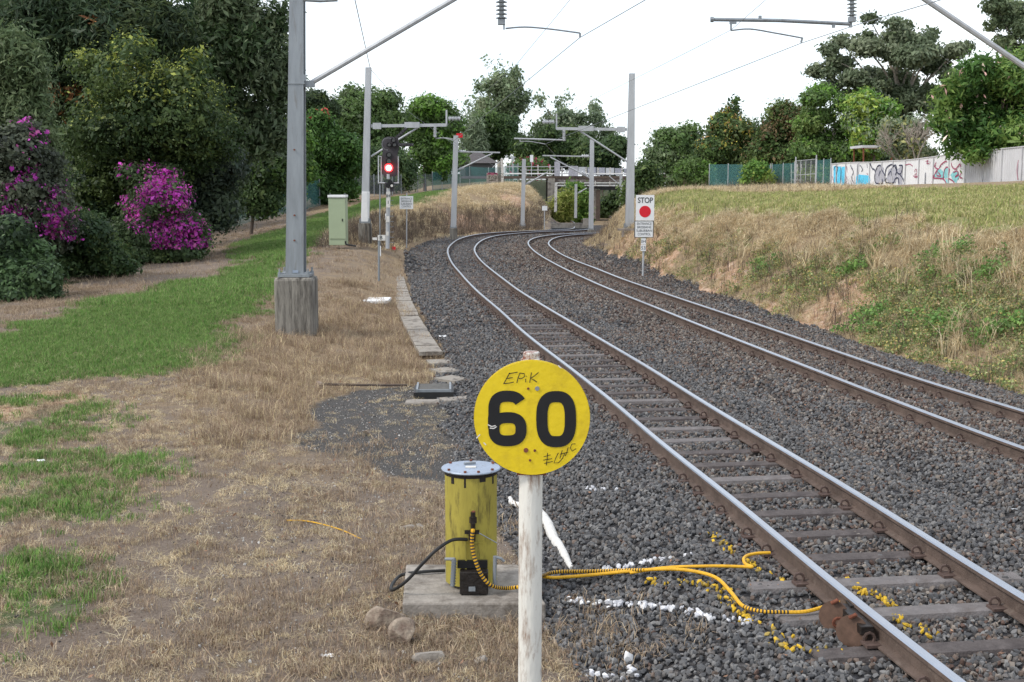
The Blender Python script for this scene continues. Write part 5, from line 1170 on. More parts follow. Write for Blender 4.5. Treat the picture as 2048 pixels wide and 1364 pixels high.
mesh_fence([w2(1632, 380, 91), w2(1660, 379, 89)], 2.1, 2.2, 'screened fence bay joining the gate to the painted fence', True)
# gate
ga = np.array(w2(1590, 383, 94.3)); gb = np.array(w2(1631, 380, 91.3)); e = empty('field_gate', (ga[0], ga[1], h1(*ga)), 'grey wire double gate between the screened fences and the painted fence', 'gate'); o = e.location.copy(); gz0 = h1(*ga); gz1 = h1(*gb)
for (g, z0, hh) in ((ga, gz0, 2.5), (gb, gz1, 2.5)): MB(o).tube([(g[0], g[1], z0), (g[0], g[1], z0 + hh)], .05, 8).build('gate_post', M['galv_light'], e)
q = MB(o)
for t in (0.03, .25, .5, .75, .97): p = ga + (gb - ga) * t; q.tube([(p[0], p[1], gz0 + .1), (p[0], p[1], gz0 + 2.2)], .022, 6)
for zc_ in (.1, 1.15, 2.2): q.tube([(ga[0], ga[1], gz0 + zc_), (gb[0], gb[1], gz1 + zc_)], .022, 6)
q.build('gate_frame', M['galv_light'], e)
q = MB(o); b = q.addv([(ga[0], ga[1] + .02, gz0 + .1), (gb[0], gb[1] + .02, gz1 + .1), (gb[0], gb[1] + .02, gz1 + 2.2), (ga[0], ga[1] + .02, gz0 + 2.2)]); q.face((b, b + 1, b + 2, b + 3)); q.build('wire_mesh', M['mesh'], e)
# corrugated fence
F0 = np.array(w2(1662, 379, 88.5)); F1 = np.array(w2(2048, 363.5, 63.5)); fd_ = (F1 - F0) / np.hypot(*(F1 - F0)); fn = np.array([-fd_[1], fd_[0]]); fn = fn if fn[1] < 0 else -fn
FL = np.hypot(*(F1 - F0)) + 9; e = empty('corrugated_fence', (F0[0], F0[1], h1(*F0)), 'long ribbed metal fence with graffiti, stepping up to the right behind the field', 'fence'); o = e.location.copy()
def fsolve(px):
    r = ray(px, 400); k = r.x / r.y  # x = k*y
    return (k * F0[1] - F0[0]) / (fd_[0] - k * fd_[1])
posts_px = [1662, 1672, 1690, 1716, 1738, 1762, 1784, 1809, 1836, 1865, 1896, 1929, 1964, 2001, 2041, 2084, 2130]
FS = [fsolve(p) for p in posts_px]
topy = dict(zip(posts_px, [328, 327.5, 326, 325, 325, 323.5, 322, 321, 318, 314, 309, 306, 302, 298, 294, 289, 284]))
def fpt(s, z, off=0.0): return Vector((F0[0] + fd_[0] * s + fn[0] * off, F0[1] + fd_[1] * s + fn[1] * off, z))
def fz(px, py):
    s = fsolve(px); y = F0[1] + fd_[1] * s; return s, P(px, py, y).z
bots = []
for i in range(len(FS) - 1):
    s0_, s1_ = FS[i], FS[i + 1]; z0 = fz(posts_px[i], topy[posts_px[i]])[1]; z1 = fz(posts_px[i + 1], topy[posts_px[i + 1]])[1]
    b0 = h1(*(F0 + fd_ * s0_)) - .05; b1 = h1(*(F0 + fd_ * s1_)) - .05
    q = MB(o); n = max(4, int((s1_ - s0_) / .055)); off = [0, .0, .035, .035]; ids = []
    for k in range(n + 1):
        t = k / n; s = s0_ + (s1_ - s0_) * t; of = off[k % 4]; ids.append(q.addv([fpt(s, b0 + (b1 - b0) * t, of), fpt(s, z0 + (z1 - z0) * t, of)]))
    for k in range(n): q.face((ids[k], ids[k + 1], ids[k + 1] + 1, ids[k] + 1))
    q.build('corrugated_panel', M['corrw' if i < 11 else 'corr'], e)
    q = MB(o); q.bar(fpt(s0_, z0 + .02, .03), fpt(s1_, z1 + .02, .03), .07, .05); q.build('cap_rail', M['corr'], e)
    MB(o).box(fpt(s0_, (z0 + b0) / 2, .045), (.06, .05, z0 - b0 + .06), rz=math.atan2(fd_[1], fd_[0])).build('post', M['corr'], e)
def fstroke(name, mk, strokes, w, lift=.05):
    q = MB(o)
    for st in strokes:
        pp = [fz(a, b) for a, b in st]; cc = catmull([Vector((a, b, 0)) for a, b in pp], 5) if len(pp) > 2 else [Vector((a, b, 0)) for a, b in pp]
        q.ribbon([(v.x, v.y) for v in cc], w, (fd_[0], fd_[1], 0), (0, 0, 1), (fn[0], fn[1], 0), (F0[0], F0[1], 0), lift)
    return q.build(name, M[mk], e)
def ffill(name, mk, polys, lift=.043):
    q = MB(o)
    for st in polys: b = q.addv([fpt(*fz(a, c), lift) for a, c in st]); q.face(range(b, b + len(st)))
    return q.build(name, M[mk], e)
ffill('graffiti_fill', 'cyan', [[(1666, 333), (1672, 331), (1673, 375), (1668, 376)], [(1674, 333), (1681, 333), (1680, 376), (1674, 375)], [(1682, 334), (1689, 333), (1690, 376), (1683, 376)],
    [(1712, 353), (1716, 349), (1738, 351), (1740, 360), (1738, 377), (1726, 377), (1712, 377)]])
ffill('graffiti_fill', 'greyspray', [[(1750, 345), (1758, 331), (1766, 335), (1768, 362), (1763, 366), (1752, 366)], [(1773, 358), (1776, 340), (1785, 333), (1793, 345), (1792, 366), (1776, 364)], [(1793, 340), (1803, 330), (1805, 370), (1796, 372)]])
fstroke('graffiti_line', 'inkblue', [[(1746, 337), (1750, 343), (1749, 354), (1752, 366), (1765, 366), (1764, 358)], [(1750, 344), (1754, 333), (1760, 331), (1763, 340), (1769, 350), (1770, 362)], [(1757, 352), (1760, 342), (1762, 352)],
    [(1770, 352), (1771, 338), (1779, 330), (1785, 330), (1782, 340)], [(1773, 356), (1771, 364), (1786, 366), (1790, 358), (1796, 356), (1798, 367)], [(1784, 335), (1790, 330), (1793, 342), (1790, 350)], [(1788, 330), (1794, 345), (1801, 347), (1804, 332), (1797, 331)], [(1800, 350), (1806, 358), (1808, 370), (1797, 373)], [(1776, 350), (1781, 342), (1783, 352)], [(1739, 326), (1742, 334), (1746, 340)]], .085, .058)
fstroke('graffiti_line', 'inkblue', [[(1667, 340), (1670, 333), (1675, 336), (1672, 352), (1676, 372)], [(1681, 335), (1682, 350), (1680, 372)], [(1714, 328), (1714, 352), (1717, 376)], [(1719, 330), (1724, 338), (1722, 344)], [(1703, 335), (1706, 345), (1703, 355), (1707, 365)], [(1733, 328), (1734, 336)], [(1850, 345), (1850, 374)], [(1700, 330), (1703, 338)]], .06, .06)
fstroke('graffiti_line', 'pink', [[(1664, 352), (1667, 362), (1665, 376)], [(1691, 350), (1694, 362), (1692, 376)], [(1692, 332), (1694, 345)], [(1733, 346), (1735, 349)], [(1828, 343), (1831, 338), (1833, 346), (1829, 349)], [(1826, 352), (1836, 352)], [(1829, 355), (1835, 354)],
    [(1850, 323), (1855, 321), (1852, 327), (1857, 327)], [(1858, 322), (1859, 327)], [(1935, 316), (1940, 315), (1943, 318), (1950, 314)], [(2035, 320), (2033, 340), (2036, 360)], [(1810, 330), (1818, 328), (1824, 332)]], .05, .06)
ffill('graffiti_fill', 'teal', [[(1868, 352), (1872, 340), (1880, 338), (1886, 344), (1886, 355), (1878, 356)], [(1886, 340), (1892, 332), (1897, 340), (1896, 356), (1888, 356)], [(1900, 350), (1906, 342), (1914, 344), (1918, 352), (1912, 366), (1905, 360)], [(1890, 358), (1896, 358), (1898, 368), (1893, 366)]])
fstroke('graffiti_line', 'pink', [[(1866, 357), (1870, 346), (1874, 340), (1873, 350), (1881, 352), (1876, 345)], [(1871, 325), (1868, 333), (1876, 338), (1880, 330), (1887, 324), (1892, 322)], [(1886, 357), (1888, 340), (1893, 334), (1898, 340), (1896, 350)], [(1867, 356), (1886, 358), (1894, 370)], [(1897, 357), (1906, 362), (1910, 370)],
    [(1906, 345), (1913, 342), (1915, 348), (1910, 354), (1917, 350)], [(1901, 325), (1903, 333), (1910, 338), (1918, 328), (1920, 335)], [(1922, 345), (1919, 354), (1924, 356)], [(1864, 366), (1866, 350)]], .075, .058)
# ================================================================== bridge, beyond the curve
DB = 120.
e = empty('road_bridge', P(1112, 400, DB), 'old road bridge with white railings and dark girders across the cutting', 'bridge'); o = e.location.copy()
def bx(e, o, x0, y0, x1, y1, d, th, mk, nm, dy=0.0, d2=None):
    a = P(x0, y0, d); b = P(x1, y1, d2 or d); return MB(o).bar(Vector((a.x, a.y + dy, (a.z + P(x0, y1, d).z) / 2)), Vector((b.x, b.y + dy, (P(x1, y0, d2 or d).z + b.z) / 2)), th, abs(a.z - P(x0, y1, d).z)).build(nm, M[mk], e)
bx(e, o, 995, 352, 1340, 357, DB, .5, 'timber', 'deck_edge'); bx(e, o, 1110, 357.5, 1340, 364, DB, .4, 'fascia', 'deck_fascia', .1)
bx(e, o, 1110, 365, 1330, 366.5, DB, .3, 'white', 'utility_pipe', -.4); bx(e, o, 1115, 369.5, 1330, 372.2, DB, .3, 'white', 'utility_pipe', -.3)
bx(e, o, 1115, 367, 1330, 378, DB + .4, .3, 'roofdark', 'girder', .3); MB(o).box(P(1230, 355, DB + 4), (30, 7, .25)).build('deck', M['asphalt'], e)
bx(e, o, 1200, 374, 1262, 380, DB, .3, 'blackpaint', 'girder', -.2)
for x_ in (1128, 1160, 1189, 1218, 1250): bx(e, o, x_, 361, x_ + 1.6, 372, DB, .12, 'whitetimber', 'bracket', -.5)
MB(o).box((P(1189, 0, DB).x, DB + 3, (P(0, 378, DB).z + P(0, 462, DB).z) / 2), (S(13, DB), 6, S(84, DB))).build('pier', M['conc_pale'], e)
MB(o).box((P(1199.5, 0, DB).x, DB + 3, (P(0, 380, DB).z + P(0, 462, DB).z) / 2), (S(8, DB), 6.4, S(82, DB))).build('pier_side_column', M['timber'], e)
MB(o).box((P(1104, 0, DB).x, DB + 3, (P(0, 357, DB).z + P(0, 420, DB).z) / 2), (S(14, DB), 7, S(63, DB))).build('abutment', M['conc'], e)
for k in range(11):
    x_ = 1052 + k * 24; MB(o).box(P(x_, 344, DB), (.12, .12, S(18 if k not in (1, 2) else 28, DB))).build('railing_post', M['whitetimber'], e)
bx(e, o, 1040, 339.5, 1150, 341, DB, .06, 'galv_light', 'handrail', -.1); bx(e, o, 1012, 332.5, 1150, 334, DB + .2, .06, 'galv_light', 'handrail'); bx(e, o, 1010, 346, 1330, 348.4, DB, .08, 'white', 'handrail', -.1)
for k, (a, b, c_, g) in enumerate(((1109, 323, 1120, 352), (1137, 332, 1156, 352))): bx(e, o, a, b, c_, g, DB - .5, .06, 'greyspray', 'grey_screen_panel')
for k in range(11):
    a = 1157 + k * 18.2; bx(e, o, a, 334 + k * .6, a + 16.5, 350, DB + 7, .06, 'greyspray' if k % 3 else 'corr', 'parapet_panel')
# block
d = 112; e = empty('concrete_block', P(988, 371, d), 'pale concrete block with red and dark graffiti at the top of the far bank', 'block'); o = e.location.copy()
MB(o).box((P(984, 0, d).x, d + .4, (P(0, 346, d).z + P(0, 373, d).z) / 2), (S(23, d), .8, S(27, d))).build('block', M['conc_pale'], e); MB(o).box((P(1000, 0, d).x, d + .5, (P(0, 350, d).z + P(0, 373, d).z) / 2), (S(9, d), .7, S(23, d))).build('side_block', M['conc'], e)
q = MB(o)
for st in ([(974, 349), (980, 347), (984, 350), (990, 347), (995, 349)], [(976, 346.5), (994, 346.8)]): q.ribbon([((a - 984) * d / F, (360 - b) * d / F) for a, b in st], .09, (1, 0, 0), (0, 0, 1), (0, -1, 0), P(984, 360, d), .012)
q.build('graffiti_line', M['pink'], e); q = MB(o)
for st in ([(977, 353), (981, 353)], [(979, 353), (978.5, 358)], [(982, 357), (985, 353), (988, 357)], [(989, 354), (993, 353), (992, 357), (989, 357)], [(978, 361), (992, 360)]): q.ribbon([((a - 984) * d / F, (360 - b) * d / F) for a, b in st], .05, (1, 0, 0), (0, 0, 1), (0, -1, 0), P(984, 360, d), .014)
q.build('graffiti_line', M['ink'], e)
# road signs
d = 124; e = empty('road_sign', P(1025, 354, d), 'triangular give way sign seen on the road at the left end of the bridge', 'sign'); o = e.location.copy(); post(e, o, 1025, 318, 356, d, .035)
q = MB(o); A_ = [P(1020, 313, d), P(1030.5, 313, d), P(1025.2, 324, d)]; b = q.addv(A_ + [p + Vector((0, .02, 0)) for p in A_]); q.face((b, b + 1, b + 2)); q.face((b + 5, b + 4, b + 3)); [q.face((b + i, b + 3 + i, b + 3 + (i + 1) % 3, b + (i + 1) % 3)) for i in range(3)]; q.build('panel', M['galv_light'], e)
e = empty('road_sign', P(1063, 354, d), 'tall rectangular white road sign above the bridge railing', 'sign'); o = e.location.copy(); post(e, o, 1063, 312, 356, d, .035); board(e, o, 1060, 310, 1066.5, 324, d)
# low walls beyond the curve
d = 84; ob = MB(P(1145, 450, d)).box((P(1143, 0, d).x, d, (P(0, 446, d).z + P(0, 456, d).z) / 2), (S(78, d), .4, S(10, d))).build('low_wall', M['conc'], None); tag(ob, 'low dark stained wall behind the rails below the bridge', 'wall')
d = 83; ob = MB(P(1170, 440, d)).box((P(1175, 0, d).x, d, (P(0, 438, d).z + P(0, 450, d).z) / 2), (S(11, d), .5, S(14, d))).build('concrete_box', M['conc_pale'], None); tag(ob, 'small pale concrete box at the end of the low wall by the bridge pier', 'box')
d = 80; ob = MB(P(1145, 457, d)).box((P(1144, 0, d).x, d, P(0, 457.5, d).z), (S(76, d), .5, S(2.5, d))).build('dark_strip', M['black'], None); tag(ob, 'long black strip along the ballast in front of the low wall', 'pipe')  # thin black box drawn as a dark line before the wall
# ================================================================== car and houses
def car(x, y, z, rz, label, mk):
    e = empty('parked_car', (x, y, z), label, 'car', rz=rz)
    prof = [(-2.1, .35), (-2.15, .75), (-1.9, .92), (-1.2, .98), (-.55, 1.42), (.75, 1.45), (1.45, 1.02), (2.1, .9), (2.15, .5), (2.05, .3)]
    q = MB(); w = .82; b = q.addv([(a, -w * (1 if c < 1.1 else .82), c) for a, c in prof] + [(a, w * (1 if c < 1.1 else .82), c) for a, c in prof]); n = len(prof)
    q.face(list(range(b, b + n))); q.face(list(range(b + n, b + 2 * n))[::-1])
    for i in range(n): q.face((b + i, b + n + i, b + n + (i + 1) % n, b + (i + 1) % n))
    q.build('body', M[mk], e, bevel=.05)
    for s in (-1, 1):
        q = MB(); b = q.addv([(-1.05, s * .80, 1.0), (-.5, s * .71, 1.36), (.7, s * .71, 1.38), (1.25, s * .80, 1.03)]); q.face((b, b + 1, b + 2, b + 3) if s < 0 else (b + 3, b + 2, b + 1, b)); o_ = q.build('window', M['glass'], e); o_.location.y = s * .015
        for xx_ in (-1.35, 1.35): MB().disc((xx_, s * .78, .32), (0, 1, 0), .32, .2, 18).build('wheel', M['black'], e)
M['carwhite'] = mat('white_car_paint', (.75, .76, .78), .25, spec=.6)
p = P(806, 352, 196); car(p.x, p.y, h1(p.x, p.y), .15, 'white car parked on the road behind the red signal', 'carwhite')
def house(x, y, z, w, dp, h_, rz, label, wallk='wallpale', roofk='roofdark', wins=3):
    e = empty('house', (x, y, z), label, 'house', rz=rz); MB().box((0, 0, h_ / 2), (w, dp, h_)).build('wall', M[wallk], e)
    q = MB(); b = q.addv([(-w / 2 - .5, -dp / 2 - .5, h_), (w / 2 + .5, -dp / 2 - .5, h_), (w / 2 + .5, dp / 2 + .5, h_), (-w / 2 - .5, dp / 2 + .5, h_), (-w / 2 + 2, 0, h_ + 1.8), (w / 2 - 2, 0, h_ + 1.8)])
    for f in ((0, 1, 5, 4), (1, 2, 5), (2, 3, 4, 5), (3, 0, 4), (3, 2, 1, 0)): q.face([b + i for i in f])
    q.build('roof', M[roofk], e)
    for k in range(wins):
        fr = MB().box((-w / 2 + w * (k + .5) / wins, -dp / 2 - .02, h_ * .55), (1.4, .08, 1.2)).build('window', M['white'], e); MB().box((-w / 2 + w * (k + .5) / wins, -dp / 2 - .07, h_ * .55), (1.2, .03, 1.0)).build('pane', M['glass'], fr)
p = P(955, 350, 190); house(p.x, p.y, h1(p.x, p.y) - .6, 4.5, 5, 2.4, .2, 'dark roofed house glimpsed between trees above the left end of the bridge', 'roofdark', 'roofdark', 0)
p = P(1585, 372, 140); house(p.x, p.y, h1(p.x, p.y), 6, 5, 2.3, -.2, 'cream house wall glimpsed behind the field gate', 'wallpale', 'corr', 2)
# shed roof right
d = 93; e = empty('shelter', P(1755, 378, d), 'open shelter with a flat pale roof on rusty posts behind the painted fence', 'shelter'); o = e.location.copy()
MB(o).box(P(1785, 293, d) + Vector((0, 1.5, 0)), (S(122, d), 3.4, .18)).build('roof', M['corr'], e)
for x_, dy in ((1727, 0), (1783, 0), (1842, 0), (1730, 3), (1840, 3)): MB(o).tube([P(x_, 380, d) + Vector((0, dy, 0)), P(x_, 294, d) + Vector((0, dy, 0))], .06, 6).build('post', M['rust'], e)
d = 72; e = empty('satellite_dome', P(2040, 300, d), 'white rounded dome showing above the fence at the right edge', 'dome'); o = e.location.copy()
MB(o).lathe(P(2045, 297, d), [(.05, 0), (.45, .02), (.5, .2), (.42, .42), (.2, .56), (.03, .6)], 20).build('dome', M['white'], e, smooth=True); post(e, o, 2045, 296, 368, d, .05)
# play frame
d = 108; e = empty('play_frame', P(1600, 380, d), 'pale play frame seen through the field gate', 'play equipment'); o = e.location.copy()
for x_ in (1583, 1595, 1603): MB(o).tube([P(x_, 378, d), P(x_, 328, d)], .06, 6).build('post', M['whitedirty'], e)
for y_ in (345, 360): MB(o).box(P(1593, y_, d), (S(20, d), .6, .12)).build('platform', M['wallpale'], e)
# ================================================================== trees and bushes
def lobes_from_box(x0, x1, y0, y1, n, seed, rfrac=(.22, .4)):
    rs = np.random.RandomState(seed); cx, cy, rx, ry = (x0 + x1) / 2, (y0 + y1) / 2, (x1 - x0) / 2, (y1 - y0) / 2; out = []
    for i in range(n):
        while True:
            u, v = rs.uniform(-1, 1, 2)
            if abs(u) ** 2.6 + abs(v) ** 2.6 < 1: break
        f = rs.uniform(*rfrac); r = min(rx, ry) * f * 1.35
        out.append((cx + (rx - .7 * r) * u, cy + (ry - .7 * r) * v, r))
    return out
def tree(name, label, cat, lobes, d, n, size, cols, seed=0, depth=.7, trunk=True, bark='bark', droop=0.0, aspect=.5, base=None, flowers=None, group=None, twr=.018, clus=9, fill=.25, shell=(.55, 1.06), limbs=7, toppale=None):
    """lobes: (px, py, r[, ry]) in photo pixels at distance d, turned into round leaf clouds in the world"""
    rs = np.random.RandomState(seed); L = []
    xs = [l[0] for l in lobes]; cxm = (min(xs) + max(xs)) / 2; W = S(max(xs) - min(xs), d) / 2 + .1
    for l in lobes:
        r = S(l[2], d); rz = S(l[3], d) if len(l) > 3 else r * .85; off = S(abs(l[0] - cxm), d); k = math.sqrt(max(0, 1 - (off / (W * 1.05)) ** 2))
        c = P(l[0], l[1], d) + Vector((0, rs.uniform(-1, 1) * W * depth * k, 0)); L.append((c, r, rz))
    zb = min(c.z - rz for c, r, rz in L); bx_ = base if base is not None else cxm; tx = P(bx_, 400, d).x; gz = h1(tx, d)
    e = empty(name, (tx, d, gz), label, cat, group); o = np.array([tx, d, gz]); w = np.array([r * r for _, r, _ in L]); w /= w.sum(); V = []; C = []; k0 = 0; Fs = []
    cols = np.array(cols, float); pc, po, ci, bg = [], [], [], []
    for (c, r, rz), wi in zip(L, w):
        m = int(n * wi); nc_ = max(3, m // clus)
        v = rs.normal(0, 1, (nc_, 3)); v /= np.linalg.norm(v, axis=1)[:, None]; rad = np.where(rs.rand(nc_, 1) < fill, rs.uniform(.2, .8, (nc_, 1)), rs.uniform(*shell, (nc_, 1)))
        cc = v * rad * np.array([r, r, rz]); reps = np.repeat(np.arange(nc_), clus); sp = size * 1.5
        p = cc[reps] + rs.normal(0, sp, (len(reps), 3)) * np.array([1, 1, .7 + droop * 2.5]) - np.array([0, 0, droop * 1.5]) * np.abs(rs.normal(0, size * 3, (len(reps), 1)))
        pc.append(p + np.array(c) - o); po.append(v[reps]); base_c = rs.randint(0, len(cols))
        bg.append((np.where(rad < .8, 2.0, 1.0))[reps]); cl_ = np.where(rs.rand(nc_) < .55, base_c, rs.randint(0, len(cols), nc_)); ci.append(cl_[reps])
    p = np.concatenate(pc); po = np.concatenate(po); ci = np.concatenate(ci); bg = np.concatenate(bg); k = p[:, 2] > .02 + rs.rand(len(p)) * .15; p, po, ci, bg = p[k], po[k], ci[k], bg[k]
    cc2 = cols
    if flowers is not None:
        fc, frac, cond = flowers; cc2 = np.vstack([cols, fc]); fm = (rs.rand(len(p)) < frac * np.clip(vnoise(p[:, 0] * 1.0 + 7, p[:, 2] + seed, _noise[1][0], .55) * 3.2 - 1.0, .04, 1)); fm &= cond(p, po) ; ci = np.where(fm, len(cols) + rs.randint(0, len(fc), len(p)), ci)
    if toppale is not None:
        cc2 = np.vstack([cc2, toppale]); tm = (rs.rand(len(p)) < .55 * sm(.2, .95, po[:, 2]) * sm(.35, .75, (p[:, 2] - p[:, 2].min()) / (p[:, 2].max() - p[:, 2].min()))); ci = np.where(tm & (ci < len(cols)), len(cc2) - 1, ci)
    v, f, c = leafcards(p, rs, size * 1.15, cc2, aspect, po, droop, ci, .5, bg)
    link('crown', fastmesh('crown', v, f, M['leaf'], c), e)
    if trunk:
        mx = max(c.z for c, r, rz in L); H = mx - gz; r0 = max(.05, H * twr); q = MB(e.location); top = Vector((P(cxm, 400, d).x, d, gz + H * .75)); b0 = Vector((tx, d, gz - .1)); mid = b0.lerp(top, .5) + Vector((rs.uniform(-.3, .3), 0, 0))
        q.tube([b0, b0.lerp(mid, .5), mid, top], [r0 * 1.25, r0, r0 * .8, r0 * .4], 8)
        order = rs.permutation(len(L))[:limbs]
        for i in order:
            c, r, rz = L[i]; s0_ = b0.lerp(top, rs.uniform(.35, .8)); m_ = s0_.lerp(c, .5) + Vector((0, 0, (c.z - s0_.z) * .1)); q.tube([s0_, m_, c], [r0 * .42, r0 * .28, r0 * .1], 6)
        q.build('trunk', M[bark], e, smooth=True)
    return e
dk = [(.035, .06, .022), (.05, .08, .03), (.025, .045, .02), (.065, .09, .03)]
mid_ = [(.06, .10, .03), (.085, .13, .04), (.045, .075, .025), (.11, .15, .045)]
brt = [(.09, .17, .03), (.13, .21, .045), (.06, .12, .025), (.19, .24, .05)]
gum = [(.09, .12, .06), (.13, .16, .085), (.07, .095, .05), (.16, .18, .11)]
pale = [(.16, .20, .12), (.21, .24, .15), (.12, .16, .095)]
allp = lambda p, po: np.ones(len(p), bool)
facing = lambda p, po: (po[:, 1] < .35)
mag = np.array([(.30, .03, .25), (.40, .06, .34), (.22, .02, .17), (.34, .08, .22)])
NS = 1.0
# --- left mass, back row first
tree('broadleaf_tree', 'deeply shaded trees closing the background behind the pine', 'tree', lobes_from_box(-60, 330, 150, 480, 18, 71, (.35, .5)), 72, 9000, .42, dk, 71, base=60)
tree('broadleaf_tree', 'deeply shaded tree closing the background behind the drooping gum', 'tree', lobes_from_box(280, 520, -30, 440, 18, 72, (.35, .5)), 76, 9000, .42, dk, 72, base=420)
tree('pine_tree', 'dark pine with rusty dead clumps filling the top left corner', 'tree', lobes_from_box(20, 360, -60, 260, 20, 1, (.25, .42)) + [(40, 30, 80), (230, 40, 90), (320, 60, 60)], 56, 52000, .26, [(.03, .05, .025), (.045, .07, .03), (.025, .04, .02), (.055, .075, .03)], 1, aspect=.2, clus=14, base=170, flowers=(np.array([(.28, .13, .05), (.2, .09, .04)]), .55, lambda p, po: vnoise(p[:, 0], p[:, 2], _noise[2][0], 1.6) > .72))
tree('gum_tree', 'tall drooping grey green gum behind the near mast with sky gaps at its right edge', 'tree', lobes_from_box(330, 585, -60, 330, 26, 2, (.2, .34)) + [(560, 110, 30), (568, 180, 26), (545, 250, 40), (560, 30, 26)], 60, 52000, .2, gum[:3] + dk[:1], 2, droop=.3, aspect=.32, clus=10, bark='palebark', base=385, fill=.35)
tree('willow_bush', 'feathery grey green shrub with fine leaves at the far left edge', 'tree', lobes_from_box(-90, 110, 70, 420, 18, 3, (.3, .5)) + [(60, 130, 40), (20, 90, 40)], 40, 42000, .125, [(.10, .13, .06), (.13, .16, .08), (.07, .10, .045)], 3, droop=.3, aspect=.3, base=10, clus=12)
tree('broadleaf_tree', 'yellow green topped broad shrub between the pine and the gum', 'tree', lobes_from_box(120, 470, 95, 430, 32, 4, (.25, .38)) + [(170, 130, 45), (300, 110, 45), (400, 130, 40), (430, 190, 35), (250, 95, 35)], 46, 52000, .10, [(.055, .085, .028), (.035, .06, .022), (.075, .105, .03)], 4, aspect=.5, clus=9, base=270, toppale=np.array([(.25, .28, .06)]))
tree('broadleaf_tree', 'dense blackish green tree hanging above the right bougainvillea', 'tree', lobes_from_box(230, 490, 180, 500, 24, 5, (.28, .42)) + [(420, 420, 60), (350, 250, 60), (440, 330, 50)], 49, 46000, .12, [(.03, .045, .03), (.045, .06, .035), (.025, .035, .025), (.06, .08, .04)], 5, clus=9, base=380, flowers=(mag, .5, lambda p, po: (np.abs(p[:, 0] + .5) < .7) & (p[:, 2] > 5.2) & (p[:, 2] < 6.0)))
tree('broadleaf_tree', 'mid green bush under the gum with hanging twigs over the wire fence', 'tree', lobes_from_box(440, 600, 240, 432, 16, 6, (.3, .45)), 66, 30000, .14, dk + mid_[:1], 6, base=500)
tree('broadleaf_tree', 'light green leafy tree just left of the near mast', 'tree', lobes_from_box(485, 640, 200, 400, 14, 7, (.28, .42)), 88, 26000, .17, brt[:3] + mid_[:1], 7, base=545, flowers=(np.array([(.45, .06, .04), (.3, .28, .1)]), .12, lambda p, po: p[:, 2] > 5.5))
tree('broadleaf_tree', 'mango tree of rich green leaf clumps standing right behind the near mast', 'tree', lobes_from_box(596, 722, 228, 408, 18, 8, (.28, .42)) + [(640, 245, 30), (690, 290, 28), (650, 380, 34), (690, 378, 30)], 93, 34000, .18, [(.05, .11, .025), (.075, .15, .035), (.035, .075, .02)], 8, base=655, flowers=(np.array([(.4, .07, .05)]), .08, lambda p, po: p[:, 2] > 6.0))
tree('broadleaf_tree', 'rounded dark tree peeping over the mango tree at its upper left', 'tree', lobes_from_box(590, 690, 178, 260, 9, 9, (.35, .5)), 120, 12000, .22, dk, 9, base=640)
tree('broadleaf_tree', 'broad dull green tree behind the tall mast with the white foot', 'tree', lobes_from_box(650, 835, 172, 385, 24, 10, (.26, .4)) + [(700, 190, 26), (780, 200, 24), (745, 215, 30), (800, 240, 22)], 128, 36000, .24, gum[:1] + mid_[:3], 10, base=745)
tree('broadleaf_tree', 'bright topped tree behind the signal arms, its skirt hanging over the road fence', 'tree', lobes_from_box(795, 925, 192, 350, 20, 11, (.26, .4)) + [(860, 340, 20), (880, 345, 12), (845, 350, 8), (885, 352, 8)], 138, 30000, .25, mid_[:3] + brt[:1], 11, base=850)
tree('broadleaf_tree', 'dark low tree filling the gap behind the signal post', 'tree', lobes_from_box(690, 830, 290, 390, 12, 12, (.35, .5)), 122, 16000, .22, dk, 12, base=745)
tree('cypress_bush', 'small yellowish bush in front of the dark roofed house', 'shrub', lobes_from_box(885, 935, 300, 345, 6, 13, (.4, .55)), 165, 5000, .25, pale[:2] + brt[:1], 13, base=905, trunk=False)
# --- far centre; distant haze is put into the gums as paler leaf colours
tree('gum_tree', 'tall see through gum rising highest in the middle of the skyline', 'tree', lobes_from_box(945, 1055, 150, 270, 30, 14, (.10, .2)) + [(1000, 150, 12), (1030, 145, 9), (960, 172, 8), (1048, 195, 12), (970, 215, 14), (1010, 230, 20), (940, 205, 5), (975, 120, 3), (1000, 128, 4), (950, 232, 8)], 230, 12000, .36, gum + pale[:1], 14, bark='palebark', clus=9, base=1000, fill=.3, droop=.2, limbs=14)
tree('gum_tree', 'thin topped gum with a few loose clumps right of the highest gum', 'tree', lobes_from_box(1055, 1232, 215, 320, 34, 15, (.12, .22)) + [(1120, 205, 8), (1190, 212, 10), (1080, 200, 7), (1160, 235, 12), (1215, 265, 12), (1075, 192, 5), (1135, 195, 5)], 245, 15000, .36, pale + gum[:1], 15, bark='palebark', clus=9, base=1150, droop=.2, limbs=14)
tree('broadleaf_tree', 'domed dark green tree at the foot of the highest gum', 'tree', lobes_from_box(925, 1045, 222, 335, 16, 16, (.3, .42)), 200, 18000, .32, mid_[:3] + dk[:1], 16, base=985)
tree('broadleaf_tree', 'wide dark tree directly above the bridge deck', 'tree', lobes_from_box(1030, 1190, 245, 345, 20, 17, (.3, .45)), 186, 22000, .32, mid_ + dk[:2], 17, base=1110)
tree('broadleaf_tree', 'dark tree behind the right end of the bridge railing', 'tree', lobes_from_box(1150, 1262, 265, 352, 14, 18, (.3, .45)), 180, 16000, .32, dk + mid_[:1], 18, base=1210)
tree('palm_tree', 'pale palm like crown left of the domed dark tree', 'tree', [(945, 258, 16, 22), (930, 300, 12, 20), (950, 285, 14, 20)], 195, 4000, .5, pale, 19, droop=.4, aspect=.16, base=945, bark='palebark')
